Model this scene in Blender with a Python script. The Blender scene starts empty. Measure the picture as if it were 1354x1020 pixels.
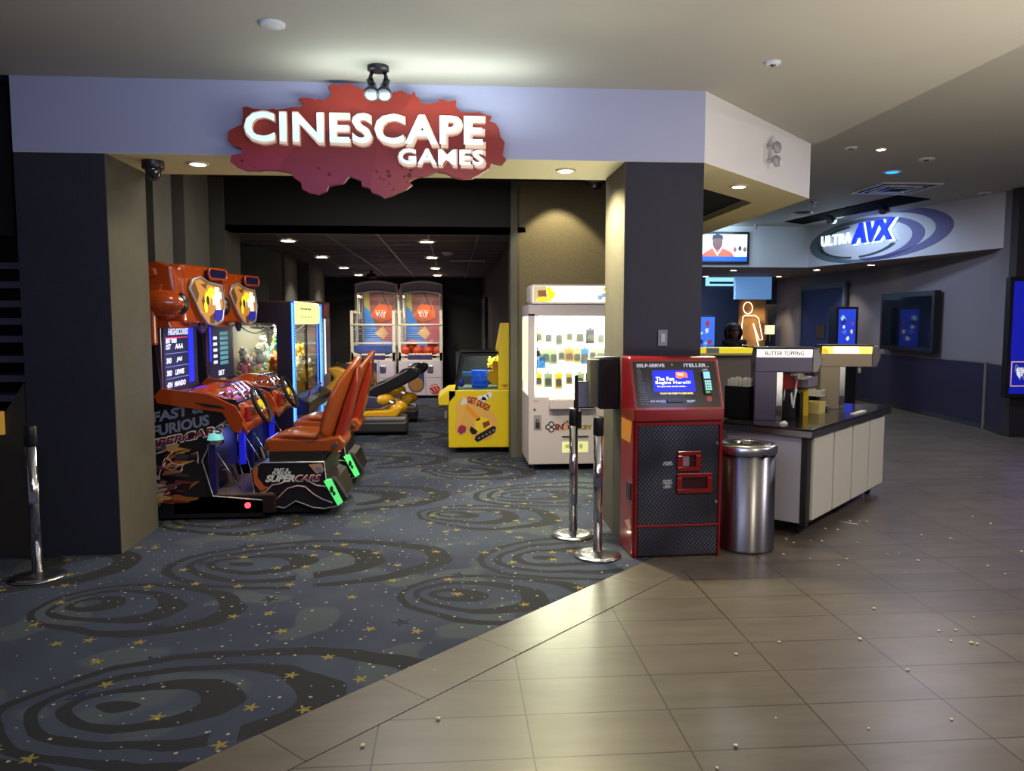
import bpy, bmesh, math, random
from mathutils import Vector, Matrix, noise
from mathutils.geometry import tessellate_polygon
random.seed(7)
C = bpy.context.scene.collection
PI = math.pi
# ------------------------------------------------------------------ camera model
FPX, EYE, TP, YAW = 1030.0, 1.65, 0.0835, math.radians(4.4)
PIT = math.atan(TP)
def ray(x, y):
    a = (x-677)/FPX; b = (510-y)/FPX
    fw = math.cos(PIT)+b*math.sin(PIT); up = -math.sin(PIT)+b*math.cos(PIT)
    return (a*math.cos(YAW)+fw*math.sin(YAW), -a*math.sin(YAW)+fw*math.cos(YAW), up)
def gz(x, y, z=0.0):
    r = ray(x, y); t = (z-EYE)/r[2]; return Vector((r[0]*t, r[1]*t, z))
def gy(x, y, Y):
    r = ray(x, y); t = Y/r[1]; return Vector((r[0]*t, Y, EYE+r[2]*t))
def gx(x, y, X):
    r = ray(x, y); t = X/r[0]; return Vector((X, r[1]*t, EYE+r[2]*t))
# ------------------------------------------------------------------ materials
def lin(c):
    o = []
    for v in c:
        v = v/255.0
        o.append(v/12.92 if v <= .04045 else ((v+.055)/1.055)**2.4)
    return (o[0], o[1], o[2], 1)
MATS = {}
class NT:
    def __init__(s, m): s.t = m.node_tree; s.n = s.t.nodes; s.l = s.t.links
    def put(s, sock, v):
        if isinstance(v, bpy.types.NodeSocket): s.l.new(v, sock)
        elif v is not None: sock.default_value = v
    def m(s, op, a, b=None, c=None):
        n = s.n.new('ShaderNodeMath'); n.operation = op
        s.put(n.inputs[0], a); s.put(n.inputs[1], b)
        if c is not None: s.put(n.inputs[2], c)
        return n.outputs[0]
    def mix(s, f, a, b):
        n = s.n.new('ShaderNodeMix'); n.data_type = 'RGBA'
        s.put(n.inputs[0], f); s.put(n.inputs[6], a); s.put(n.inputs[7], b); return n.outputs[2]
    def co(s):
        n = s.n.new('ShaderNodeTexCoord'); q = s.n.new('ShaderNodeSeparateXYZ'); s.l.new(n.outputs['Object'], q.inputs[0])
        return n.outputs['Object'], q.outputs[0], q.outputs[1], q.outputs[2]
    def noise(s, vec, scale, detail=3, rough=.5):
        n = s.n.new('ShaderNodeTexNoise'); n.inputs['Scale'].default_value = scale; n.inputs['Detail'].default_value = detail
        n.inputs['Roughness'].default_value = rough
        s.l.new(vec, n.inputs['Vector']); return n.outputs['Fac']
    def ramp(s, f, a, b):
        n = s.n.new('ShaderNodeMapRange'); s.put(n.inputs[0], f); n.inputs[1].default_value = a; n.inputs[2].default_value = b; return n.outputs[0]
    def comb(s, x, y, z):
        n = s.n.new('ShaderNodeCombineXYZ'); s.put(n.inputs[0], x); s.put(n.inputs[1], y); s.put(n.inputs[2], z); return n.outputs[0]
    def bump(s, h, st, dist=.01):
        n = s.n.new('ShaderNodeBump'); n.inputs['Strength'].default_value = st; n.inputs['Distance'].default_value = dist
        s.l.new(h, n.inputs['Height']); return n.outputs[0]
def mat(name, col, rough=.5, metal=0, emit=0, ecol=None, var=0, vs=6, bump=0, bs=80, trans=0, coat=0, spec=None, aniso=0):
    if name in MATS: return MATS[name]
    m = bpy.data.materials.new(name); m.use_nodes = True; MATS[name] = m
    p = m.node_tree.nodes['Principled BSDF']; t = NT(m)
    p.inputs['Base Color'].default_value = lin(col)
    p.inputs['Roughness'].default_value = rough; p.inputs['Metallic'].default_value = metal
    if emit:
        p.inputs['Emission Color'].default_value = lin(ecol or col); p.inputs['Emission Strength'].default_value = emit
    if trans: p.inputs['Transmission Weight'].default_value = trans; p.inputs['IOR'].default_value = 1.45
    if coat: p.inputs['Coat Weight'].default_value = coat; p.inputs['Coat Roughness'].default_value = .05
    if spec is not None: p.inputs['Specular IOR Level'].default_value = spec
    if aniso: p.inputs['Anisotropic'].default_value = aniso
    if var or bump:
        o, x, y, z = t.co()
        if var:
            f = t.noise(o, vs, 4); a = lin(col)
            f = t.ramp(f, .3, .7)
            lo = tuple(a[i]*(1-var) for i in range(3))+(1,); hi = tuple(min(1, a[i]*(1+var)) for i in range(3))+(1,)
            t.l.new(t.mix(f, lo, hi), p.inputs['Base Color'])
        if bump: t.l.new(t.bump(t.noise(o, bs, 3), bump), p.inputs['Normal'])
    return m
def glass(name, tint=(235, 240, 240), alpha=.12):
    if name in MATS: return MATS[name]
    m = bpy.data.materials.new(name); m.use_nodes = True; MATS[name] = m
    t = m.node_tree; t.nodes.clear()
    o = t.nodes.new('ShaderNodeOutputMaterial'); a = t.nodes.new('ShaderNodeBsdfTransparent'); g = t.nodes.new('ShaderNodeBsdfGlossy')
    x = t.nodes.new('ShaderNodeMixShader'); a.inputs[0].default_value = lin(tint); g.inputs['Roughness'].default_value = .03
    f = t.nodes.new('ShaderNodeFresnel'); f.inputs[0].default_value = 1.22
    q = t.nodes.new('ShaderNodeNewGeometry'); k = t.nodes.new('ShaderNodeMath'); k.operation = 'SUBTRACT'; k.inputs[0].default_value = 1; t.links.new(q.outputs['Backfacing'], k.inputs[1]); k2 = t.nodes.new('ShaderNodeMath'); k2.operation = 'MULTIPLY'; t.links.new(f.outputs[0], k2.inputs[0]); t.links.new(k.outputs[0], k2.inputs[1])
    t.links.new(k2.outputs[0], x.inputs[0]); t.links.new(a.outputs[0], x.inputs[1]); t.links.new(g.outputs[0], x.inputs[2]); t.links.new(x.outputs[0], o.inputs[0])
    return m
M = {}
M['black'] = mat('black_laminate', (22, 21, 24), .4)
M['matte'] = mat('matte_black', (14, 13, 15), .75)
M['plastic'] = mat('black_plastic', (26, 26, 29), .35)
M['rubber'] = mat('black_rubber', (18, 18, 18), .8)
M['steel'] = mat('brushed_steel', (190, 190, 192), .24, 1, var=.06, vs=14)
M['chrome'] = mat('polished_chrome', (215, 215, 220), .1, 1)
M['dsteel'] = mat('dark_steel', (110, 108, 112), .35, 1)
M['navy'] = mat('navy_column_paint', (42, 41, 56), .7, var=.1, vs=3, bump=.25, bs=120)
M['taupe'] = mat('taupe_stipple_paint', (84, 78, 66), .8, var=.1, vs=4, bump=.5, bs=160)
M['panel'] = mat('olive_taupe_panel', (104, 94, 70), .8, var=.12, vs=40, bump=.4, bs=160)
M['charcoal'] = mat('charcoal_paint', (88, 86, 78), .85, var=.08, vs=3)
M['blackwall'] = mat('black_wall_paint', (27, 25, 25), .8, var=.08, vs=2)
M['ceil'] = mat('ceiling_paint', (172, 168, 158), .75, var=.02, vs=1.2)
M['fascia'] = mat('fascia_white_bluelit', (172, 176, 208), .7, var=.015, vs=2)  # taken as white paint, with the blue light on it mixed in
M['fasciaw'] = mat('fascia_white_paint', (236, 234, 238), .7, var=.015, vs=2)
M['cream'] = mat('soffit_cream_paint', (236, 222, 176), .7)
M['white'] = mat('white_laminate', (215, 212, 210), .4)
M['pinkwhite'] = mat('crane_cabinet_white', (196, 184, 190), .45)
M['offwhite'] = mat('offwhite_powder_coat', (215, 208, 185), .4)
M['yellow'] = mat('yellow_laminate', (226, 196, 20), .4)
M['yellow2'] = mat('yellow_ride_plastic', (232, 170, 22), .3, coat=.5)
M['orange'] = mat('orange_gloss_plastic', (165, 64, 16), .22, coat=.8)
M['seat'] = mat('orange_seat_shell', (150, 68, 24), .28, coat=.4)
M['red'] = mat('red_gloss_paint', (134, 10, 20), .3, coat=.6)
M['redline'] = mat('red_vinyl', (190, 40, 36), .5)
M['ball'] = mat('basketball_rubber', (196, 66, 28), .6, bump=.3, bs=250)
M['wallgrey'] = mat('lobby_grey_paint', (124, 117, 124), .75, var=.03, vs=1.5)
M['wallwhite'] = mat('lobby_white_paint', (205, 210, 216), .75)
M['wains'] = mat('navy_wainscot_laminate', (34, 30, 54), .5)
M['trim'] = mat('metal_edge_trim', (150, 145, 140), .4, .6)
M['granite'] = mat('black_granite', (38, 34, 34), .08, var=.35, vs=60, spec=.6)
M['glass'] = glass('clear_glass')
M['white_ink'] = mat('white_vinyl_lettering', (225, 225, 228), .5)
M['grey_ink'] = mat('grey_vinyl_lettering', (130, 138, 160), .5)
def em(name, col, s): return mat(name, col, .5, emit=s)
M['led_blue'] = em('blue_led_strip', (14, 30, 255), 3)
M['led_core'] = em('blue_led_core', (90, 170, 255), 1.8)
M['lamp'] = em('warm_lamp_lens', (255, 240, 205), 12)
M['lampw'] = em('white_lamp_lens', (235, 240, 255), 10)
M['sign_face'] = em('sign_letter_face', (200, 228, 236), .95)
M['sign_rim'] = mat('sign_letter_rim', (240, 200, 175), .4, emit=.12)
# ------------------------------------------------------------------ mesh builder
class MB:
    def __init__(s): s.b = bmesh.new()
    def box(s, x0, x1, y0, y1, z0, z1, M4=None):
        vs = [s.b.verts.new(p) for p in ((x0,y0,z0),(x1,y0,z0),(x1,y1,z0),(x0,y1,z0),(x0,y0,z1),(x1,y0,z1),(x1,y1,z1),(x0,y1,z1))]
        for f in ((3,2,1,0),(4,5,6,7),(0,1,5,4),(1,2,6,5),(2,3,7,6),(3,0,4,7)): s.b.faces.new([vs[i] for i in f])
        if M4 is not None:
            for v in vs: v.co = M4 @ v.co
        return s
    def prism(s, pts, M4, d0, d1):
        """pts: 2D outline in the M4 frame, extruded from d0 to d1 along the frame normal"""
        a = [s.b.verts.new(M4 @ Vector((p[0], p[1], d0))) for p in pts]; b = [s.b.verts.new(M4 @ Vector((p[0], p[1], d1))) for p in pts]
        n = len(pts)
        f1 = s.b.faces.new(a[::-1]); f2 = s.b.faces.new(b)
        for i in range(n): s.b.faces.new((a[i], a[(i+1) % n], b[(i+1) % n], b[i]))
        if n > 4:
            s.b.faces.remove(f1); s.b.faces.remove(f2)
            for tr in tessellate_polygon([[Vector((p[0], p[1], 0)) for p in pts]]):
                try: s.b.faces.new([a[i] for i in tr]); s.b.faces.new([b[i] for i in tr[::-1]])
                except ValueError: pass
        return s
    def cyl(s, p0, p1, r0, r1=None, seg=24, cap=True):
        r1 = r0 if r1 is None else r1
        p0 = Vector(p0); p1 = Vector(p1); d = (p1-p0).normalized(); q = d.to_track_quat('Z', 'Y').to_matrix()
        A = []; B = []
        for i in range(seg):
            t = 2*PI*i/seg; e = q @ Vector((math.cos(t), math.sin(t), 0))
            A.append(s.b.verts.new(p0+e*r0)); B.append(s.b.verts.new(p1+e*r1))
        for i in range(seg):
            f = s.b.faces.new((A[i], A[(i+1) % seg], B[(i+1) % seg], B[i])); f.smooth = True
        if cap: s.b.faces.new(A[::-1]); s.b.faces.new(B)
        return s
    def tube(s, pts, r, seg=8, closed=False):
        pts = [Vector(p) for p in pts]; n = len(pts); rings = []
        for i, p in enumerate(pts):
            if closed: d = pts[(i+1) % n]-pts[i-1]
            else: d = pts[min(i+1, n-1)]-pts[max(i-1, 0)]
            q = d.normalized().to_track_quat('Z', 'Y').to_matrix()
            if rings:
                ref = rings[-1][1]; x = ref-d.normalized()*ref.dot(d.normalized()); x.normalize()
            else: x = q @ Vector((1, 0, 0))
            y = d.normalized().cross(x)
            rr = r[i] if isinstance(r, (list, tuple)) else r
            rings.append(([s.b.verts.new(p+(x*math.cos(2*PI*k/seg)+y*math.sin(2*PI*k/seg))*rr) for k in range(seg)], x))
        for i in range(n if closed else n-1):
            a = rings[i][0]; b = rings[(i+1) % n][0]
            for k in range(seg):
                f = s.b.faces.new((a[k], a[(k+1) % seg], b[(k+1) % seg], b[k])); f.smooth = True
        if not closed: s.b.faces.new(rings[0][0][::-1]); s.b.faces.new(rings[-1][0])
        return s
    def lathe(s, prof, c=(0, 0, 0), seg=40, axis=None):
        Q = axis or Matrix.Identity(4); R = []
        for r, z in prof:
            R.append([s.b.verts.new(Vector(c)+(Q.to_3x3() @ Vector((r*math.cos(2*PI*i/seg), r*math.sin(2*PI*i/seg), z)))) for i in range(seg)] if r > 1e-5 else [s.b.verts.new(Vector(c)+(Q.to_3x3() @ Vector((0, 0, z))))])
        for a, b in zip(R, R[1:]):
            for i in range(seg):
                j = (i+1) % seg
                if len(a) == 1 and len(b) == 1: continue
                if len(a) == 1: f = s.b.faces.new((a[0], b[j], b[i]))
                elif len(b) == 1: f = s.b.faces.new((a[i], a[j], b[0]))
                else: f = s.b.faces.new((a[i], a[j], b[j], b[i]))
                f.smooth = True
        return s
    def ell(s, c, r, seg=16, rot=None):
        r = (r, r, r) if isinstance(r, (int, float)) else r
        before = len(s.b.verts)
        res = bmesh.ops.create_uvsphere(s.b, u_segments=seg, v_segments=max(8, seg//2+2), radius=1)
        mt = Matrix.Translation(c) @ (rot or Matrix.Identity(4)) @ Matrix.Diagonal((r[0], r[1], r[2], 1))
        for v in res['verts']:
            v.co = mt @ v.co
            for f in v.link_faces: f.smooth = True
        return s
    def grid(s, fn, nu, nv, closed_u=False):
        V = [[s.b.verts.new(fn(i/(nu if closed_u else nu-1), j/(nv-1))) for j in range(nv)] for i in range(nu)]
        for i in range(nu if closed_u else nu-1):
            for j in range(nv-1):
                f = s.b.faces.new((V[i][j], V[(i+1) % nu][j], V[(i+1) % nu][j+1], V[i][j+1])); f.smooth = True
        return s
    def build(s, name, m, parent=None, bev=0, seg=2, sub=0, solid=0, tw=None):
        bmesh.ops.remove_doubles(s.b, verts=s.b.verts, dist=1e-6)
        bmesh.ops.recalc_face_normals(s.b, faces=s.b.faces)
        me = bpy.data.meshes.new(name); s.b.to_mesh(me); s.b.free(); me.materials.append(m)
        o = bpy.data.objects.new(name, me); C.objects.link(o)
        if parent: o.parent = parent
        if solid: q = o.modifiers.new('solid', 'SOLIDIFY'); q.thickness = solid; q.offset = 0
        if bev: q = o.modifiers.new('bevel', 'BEVEL'); q.width = bev; q.segments = seg; q.limit_method = 'ANGLE'
        if sub: q = o.modifiers.new('sub', 'SUBSURF'); q.levels = sub; q.render_levels = sub
        return o
def tag(o, label=None, cat=None, group=None, kind=None):
    if label: o['label'] = label
    if cat: o['category'] = cat
    if group: o['group'] = group
    if kind: o['kind'] = kind
    return o
def thing(name, label, cat, loc=(0, 0, 0), rz=0, group=None):
    o = bpy.data.objects.new(name, None); C.objects.link(o); o.location = loc; o.rotation_euler = (0, 0, rz); o.empty_display_size = .1
    return tag(o, label, cat, group)
def struct(name, mb, m, **k):
    o = mb.build(name, m, **k); o['kind'] = 'structure'; return o
def copy_tree(o, parent=None, loc=None, label=None):
    c = o.copy(); C.objects.link(c)
    if parent: c.parent = parent
    if loc is not None: c.location = loc
    if label: c['label'] = label
    for ch in list(o.children): copy_tree(ch, c)
    return c
def FR(o, x, y):
    x = Vector(x).normalized(); y = Vector(y).normalized(); z = x.cross(y); m = Matrix.Identity(4)
    for i in range(3): m[i][0] = x[i]; m[i][1] = y[i]; m[i][2] = z[i]; m[i][3] = o[i]
    return m
def FY(x, y, z): return FR((x, y, z), (1, 0, 0), (0, 0, 1))      # faces the lobby (-Y)
def FX(x, y, z): return FR((x, y, z), (0, 1, 0), (0, 0, 1))      # faces +X
def rect(x0, y0, x1, y1): return [(x0, y0), (x1, y0), (x1, y1), (x0, y1)]
def rrect(x0, y0, x1, y1, r, n=5):
    o = []
    for cx, cy, a in ((x1-r, y0+r, -PI/2), (x1-r, y1-r, 0), (x0+r, y1-r, PI/2), (x0+r, y0+r, PI)):
        for i in range(n+1): t = a+PI/2*i/n; o.append((cx+r*math.cos(t), cy+r*math.sin(t)))
    return o
def circ(cx, cy, rx, ry=None, n=28): ry = rx if ry is None else ry; return [(cx+rx*math.cos(2*PI*i/n), cy+ry*math.sin(2*PI*i/n)) for i in range(n)]
def flat(name, pts, M4, m, parent, d=.002, d0=0): return MB().prism(pts, M4, d0, d0+d).build(name, m, parent)
def flats(name, polys, M4, m, parent, d=.002, d0=0):
    b = MB()
    for p in polys: b.prism(p, M4, d0, d0+d)
    return b.build(name, m, parent)
def text(name, s, w, h, M4, m, parent, depth=.002, bold=0, shear=0, mid=True, spacing=1.0):
    """lettering fitted to w x h, centred at the frame origin"""
    cu = bpy.data.curves.new(name, 'FONT'); cu.body = s; cu.size = 1; cu.offset = bold; cu.extrude = .5; cu.shear = shear; cu.resolution_u = 3
    cu.align_x = 'CENTER'; cu.space_line = .8*1; cu.space_character = spacing
    t = bpy.data.objects.new(name, cu); C.objects.link(t)
    me = bpy.data.meshes.new_from_object(t.evaluated_get(bpy.context.evaluated_depsgraph_get()) if False else t); C.objects.unlink(t)
    bpy.data.objects.remove(t); bpy.data.curves.remove(cu)
    xs = [v.co.x for v in me.vertices]; ys = [v.co.y for v in me.vertices]
    x0, x1, y0, y1 = min(xs), max(xs), min(ys), max(ys)
    for v in me.vertices:
        v.co = M4 @ Vector(((v.co.x-(x0+x1)/2)*w/(x1-x0), (v.co.y-(y0+y1)/2)*h/(y1-y0), depth*(v.co.z+.5)))
    me.name = name; me.materials.clear(); me.materials.append(m)
    o = bpy.data.objects.new(name, me); C.objects.link(o)
    if parent: o.parent = parent
    return o
def T(M4, x, y, z=0): return M4 @ Matrix.Translation((x, y, z))
def RZ(a): return Matrix.Rotation(a, 4, 'Z')
def arc(cx, cy, r, a0, a1, n=10): return [(cx+r*math.cos(a0+(a1-a0)*i/n), cy+r*math.sin(a0+(a1-a0)*i/n)) for i in range(n+1)]
def light(name, typ, loc, energy, col=(1, 1, 1), size=.1, rot=None, spot=None, blend=.5, sy=None, parent=None):
    l = bpy.data.lights.new(name, typ); l.energy = energy; l.color = col
    if typ == 'AREA':
        l.size = size
        if sy: l.shape = 'RECTANGLE'; l.size_y = sy
    else: l.shadow_soft_size = size
    if typ == 'SPOT': l.spot_size = spot or 1.6; l.spot_blend = blend
    o = bpy.data.objects.new(name, l); C.objects.link(o); o.location = loc
    if rot: o.rotation_euler = rot
    if parent: o.parent = parent
    return o
# ================================================================== floor
def carpet_material():
    m = bpy.data.materials.new('starry_carpet'); m.use_nodes = True; t = NT(m); p = t.n['Principled BSDF']
    o, x, y, z = t.co(); g = t.m
    wob = g('MULTIPLY', g('SUBTRACT', t.noise(o, 1.6, 2), .5), .22); wob2 = g('MULTIPLY', g('SUBTRACT', t.noise(o, 2.3, 2), .5), .16)
    xw = g('ADD', x, wob); yw = g('ADD', y, wob2)
    def loop(cx, cy, px, py, k, e, R, n, w, tilt):
        def wrap(c, c0, per, lo):   # window from c0-lo to c0-lo+per
            return g('SUBTRACT', g('FLOORED_MODULO', g('ADD', g('SUBTRACT', c, c0), lo), per), lo)
        u = wrap(xw, cx, px, R/(1+e)+.12); v = wrap(yw, cy, py, py/2)
        ct, st = math.cos(tilt), math.sin(tilt)
        u2 = g('ADD', g('MULTIPLY', u, ct), g('MULTIPLY', v, st)); v2 = g('SUBTRACT', g('MULTIPLY', v, ct), g('MULTIPLY', u, st))
        kv = g('MULTIPLY', v2, k)
        rho = g('SQRT', g('ADD', g('MULTIPLY', u2, u2), g('MULTIPLY', kv, kv)))
        f = g('DIVIDE', g('SUBTRACT', rho, g('MULTIPLY', u2, e)), R)
        ins = t.ramp(f, 1.0, .985)
        fr = g('FRACT', g('SUBTRACT', 1.0001, f) if False else g('MULTIPLY', g('SUBTRACT', 1.0, f), n))
        band = g('LESS_THAN', fr, w)
        # crosswise gap: the loop arms are cut into dashes on the lower side
        return g('MULTIPLY', g('GREATER_THAN', ins, .5), band), ins, v2, u2
    d1, i1, v1, u1 = loop(-1.5, 5.28, 2.1, 1.95, 1.5, .54, .68, 3.3, .45, 0.06)
    d2, i2, v2, u2 = loop(-0.06, 4.62, 2.1, 1.95, 1.25, .58, .42, 2.8, .45, -.3)
    only2 = g('SUBTRACT', 1.0, g('GREATER_THAN', i1, .5))
    cut = g('SUBTRACT', 1.0, g('MULTIPLY', g('LESS_THAN', g('ABSOLUTE', g('SUBTRACT', u1, .55)), .06), g('LESS_THAN', v1, -.15)))
    dark = g('MAXIMUM', g('MULTIPLY', d1, cut), g('MULTIPLY', d2, only2))
    base = t.mix(t.ramp(t.noise(o, 1.1, 3), .35, .65), lin((50, 54, 73)), lin((65, 71, 89)))
    green = t.ramp(t.noise(o, 1.9, 1), .57, .6)
    base = t.mix(g('MULTIPLY', green, .55), base, lin((80, 87, 88)))
    col = t.mix(dark, base, lin((42, 42, 47)))
    def stars(scale, rad, thr, off):
        vv = t.n.new('ShaderNodeTexVoronoi'); vv.voronoi_dimensions = '2D'; vv.inputs['Scale'].default_value = scale; vv.inputs['Randomness'].default_value = .9
        sh = t.n.new('ShaderNodeVectorMath'); sh.operation = 'ADD'; t.l.new(o, sh.inputs[0]); sh.inputs[1].default_value = (off, off*.7, 0)
        t.l.new(sh.outputs[0], vv.inputs['Vector'])
        sub = t.n.new('ShaderNodeVectorMath'); sub.operation = 'SUBTRACT'; t.l.new(sh.outputs[0], sub.inputs[0]); t.l.new(vv.outputs['Position'], sub.inputs[1])
        q = t.n.new('ShaderNodeSeparateXYZ'); t.l.new(sub.outputs[0], q.inputs[0])
        qc = t.n.new('ShaderNodeSeparateColor'); t.l.new(vv.outputs['Color'], qc.inputs[0])
        r = g('SQRT', g('ADD', g('MULTIPLY', q.outputs[0], q.outputs[0]), g('MULTIPLY', q.outputs[1], q.outputs[1])))
        a = g('ADD', g('DIVIDE', g('ARCTAN2', q.outputs[1], q.outputs[0]), 2*PI/5), g('MULTIPLY', qc.outputs[0], 3.0))
        tri = g('MULTIPLY', g('ABSOLUTE', g('SUBTRACT', g('FRACT', a), .5)), 2.0)
        lim = g('MULTIPLY', g('ADD', .38, g('MULTIPLY', g('POWER', tri, 1.6), .75)), rad)
        return g('MULTIPLY', g('LESS_THAN', r, lim), g('GREATER_THAN', qc.outputs[1], thr))
    col = t.mix(stars(3.6, .034, .5, 0), col, lin((140, 122, 58)))
    col = t.mix(stars(2.6, .055, .8, 9.3), col, lin((40, 46, 62)))
    col = t.mix(stars(7.0, .010, .62, 4.1), col, lin((190, 180, 130)))
    col = t.mix(stars(11.0, .0055, .65, 2.7), col, lin((170, 180, 200)))
    col = t.mix(g('MULTIPLY', t.ramp(t.noise(o, 220, 2), .4, .7), .3), col, lin((30, 32, 40)))
    t.l.new(col, p.inputs['Base Color']); p.inputs['Roughness'].default_value = .92; p.inputs['Specular IOR Level'].default_value = .2
    t.l.new(t.bump(t.noise(o, 260, 2), .5, .004), p.inputs['Normal'])
    return m
def tile_material(border=False):
    m = bpy.data.materials.new('stone_border_tile' if border else 'stone_floor_tile'); m.use_nodes = True; t = NT(m); p = t.n['Principled BSDF']
    o, x, y, z = t.co(); g = t.m
    if border:
        u = g('MULTIPLY', g('ADD', x, y), .7071)
        a = g('DIVIDE', g('SUBTRACT', u, 2.88), .63); b = g('ADD', g('MULTIPLY', a, 0), .5); wu, wv = .63, 10
    else: a = g('DIVIDE', g('SUBTRACT', x, .30), .61); b = g('DIVIDE', g('SUBTRACT', y, 2.81), .325); wu, wv = .61, .325
    def edge(c, w): return g('LESS_THAN', g('MULTIPLY', g('SUBTRACT', .5, g('ABSOLUTE', g('SUBTRACT', g('FRACT', c), .5))), w), .0036)
    line = g('MAXIMUM', edge(a, wu), edge(b, wv))
    wn = t.n.new('ShaderNodeTexWhiteNoise'); t.l.new(t.comb(g('FLOOR', a), g('FLOOR', b), 3.0), wn.inputs['Vector'])
    st = t.noise(t.comb(x, g('MULTIPLY', y, 4), 0), 2.0, 6, .6)
    f = g('ADD', g('MULTIPLY', wn.outputs['Value'], .3), g('MULTIPLY', t.ramp(st, .3, .7), .7))
    col = t.mix(f, lin((78, 70, 61)), lin((102, 93, 82)))
    col = t.mix(line, col, lin((38, 33, 28)))
    t.l.new(col, p.inputs['Base Color'])
    t.l.new(g('ADD', .33, g('MULTIPLY', t.noise(o, 4, 3), .06)), p.inputs['Roughness']); p.inputs['Specular IOR Level'].default_value = .5
    t.l.new(t.bump(g('ADD', g('MULTIPLY', line, -1.0), g('MULTIPLY', t.noise(o, 3, 3), .35)), .25, .004), p.inputs['Normal'])
    return m
XY = Matrix.Identity(4)
struct('floor', MB().box(-8, 12, -5, 24, -.1, -.004), tile_material())
struct('floor', MB().prism([(-6, -2.16), (1.76, 5.6), (1.85, 9.3), (1.85, 9.36), (.76, 9.36), (.76, 19.6), (-6, 19.6)], XY, -.004, 0.0), carpet_material())
struct('floor', MB().prism([(-6, -2.16), (-6, -2.59), (1.97, 5.38), (1.76, 5.6)], XY, -.004, -.001), tile_material(True))
# ================================================================== shell
S, CE, UP = 2.785, 3.285, 3.5
struct('ceiling', MB().prism([(-7, -5), (3.3, -5), (3.3, 7.16), (1.82, 5.6), (-7, 5.6)], XY, CE, CE+.1), M['ceil'])
struct('trim_1', MB().box(3.3, 3.4, -5, 7.15, CE, UP+.05), M['ceil'])
struct('ceiling', MB().box(3.3, 12, -5, 20, UP, UP+.1), M['ceil'])
struct('ceiling', MB().box(-3.2, 1.83, 5.72, 9.5, CE, CE+.1), M['blackwall'])
struct('wall_front', MB().box(-2.94, 1.82, 5.6, 5.72, S, CE), M['fascia'])
struct('wall_front', MB().prism([(1.82, 5.6), (3.33, 7.15), (3.33, 10.6), (3.23, 10.6), (3.23, 7.2), (1.82, 5.74)], XY, S, UP), M['fasciaw'])
struct('trim_2', MB().prism([(-2.94, 5.601), (1.82, 5.601), (1.84, 6.35), (-2.94, 6.35)], XY, S-.002, S+.05)
       .prism([(1.82, 5.601), (3.33, 7.151), (2.9, 7.44), (1.84, 6.35)], XY, S-.002, S+.05).prism([(3.33, 7.151), (3.33, 10.6), (2.9, 10.6), (2.9, 7.44)], XY, S-.002, S+.05), M['cream'])
struct('ceiling', MB().prism([(1.84, 6.35), (2.9, 7.44), (2.9, 10.6), (1.97, 10.6), (1.86, 6.4)], XY, S+.06, S+.1), M['matte'])  # black sheet added for the darkness inside the soffit opening
struct('wall_front', MB().box(-2.94, 1.84, 6.30, 6.35, S, CE), M['blackwall'])
cw = MB().box(-2.94, -2.35, 5.602, 6.3, 0, S-.002); struct('wall_left', cw, M['navy'])
struct('wall_left', MB().box(-2.352, -2.345, 5.604, 6.3, 0, S-.002), M['taupe'])
struct('wall_right', MB().box(1.25, 1.82, 5.602, 6.3, 0, S-.002), M['navy'])
struct('wall_right', MB().box(1.243, 1.25, 5.604, 6.3, 0, S-.002), M['taupe'])
struct('wall_right', MB().box(1.85, 1.97, 6.3, 9.42, 0, CE), M['charcoal'])
struct('wall_right', MB().box(.78, 1.85, 9.32, 9.42, 0, CE), M['panel'])
struct('wall_right', MB().box(.70, .78, 9.28, 9.60, 0, CE), M['charcoal'])
struct('wall_beam', MB().box(-2.6, .70, 9.32, 9.6, 2.69, CE), M['blackwall'])
struct('wall_left', MB().box(-3.15, -3.05, 6.3, 19.6, 0, CE), M['blackwall'])
for i, (a, b) in enumerate(((7.15, 7.6), (7.95, 8.72), (9.3, 9.95), (11.4, 12.3), (12.5, 13.5), (14.6, 16.3))):
    struct('wall_left', MB().box(-3.05, -2.6, a, b, 0, CE if b < 9.9 or i == 2 else 2.69), M['charcoal'])
struct('wall_back', MB().box(-3.15, .9, 19.2, 19.35, 0, 2.8), M['blackwall'])
struct('wall_right', MB().box(.76, .88, 9.6, 19.2, 0, 2.8), M['blackwall'])
# dark exit door at the end of the right wall
dd = struct('door_1', MB().box(.70, .76, 16.6, 18.6, 0, 2.15), M['matte'])
MB().box(.68, .70, 16.7, 16.74, .95, 1.25).build('door_handle', M['steel'], dd)
# tiled ceiling of the arcade
def grid_ceiling():
    m = bpy.data.materials.new('dark_ceiling_tile'); m.use_nodes = True; t = NT(m); p = t.n['Principled BSDF']; o, x, y, z = t.co(); g = t.m
    f = t.noise(o, 60, 3); t.l.new(t.mix(f, lin((74, 65, 61)), lin((88, 78, 72))), p.inputs['Base Color']); p.inputs['Roughness'].default_value = .8
    return m
struct('ceiling', MB().box(-3.15, .88, 9.32, 19.3, 2.69, 2.75), grid_ceiling())
tb = MB()
for i in range(7): x = -2.72+i*.61; tb.box(x-.012, x+.012, 9.6, 19.2, 2.682, 2.69)
for j in range(16): y = 9.7+j*.61; tb.box(-3.05, .76, y-.012, y+.012, 2.684, 2.69)
struct('trim_3', tb, mat('ceiling_grid_metal', (120, 106, 98), .45, .3))
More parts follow.
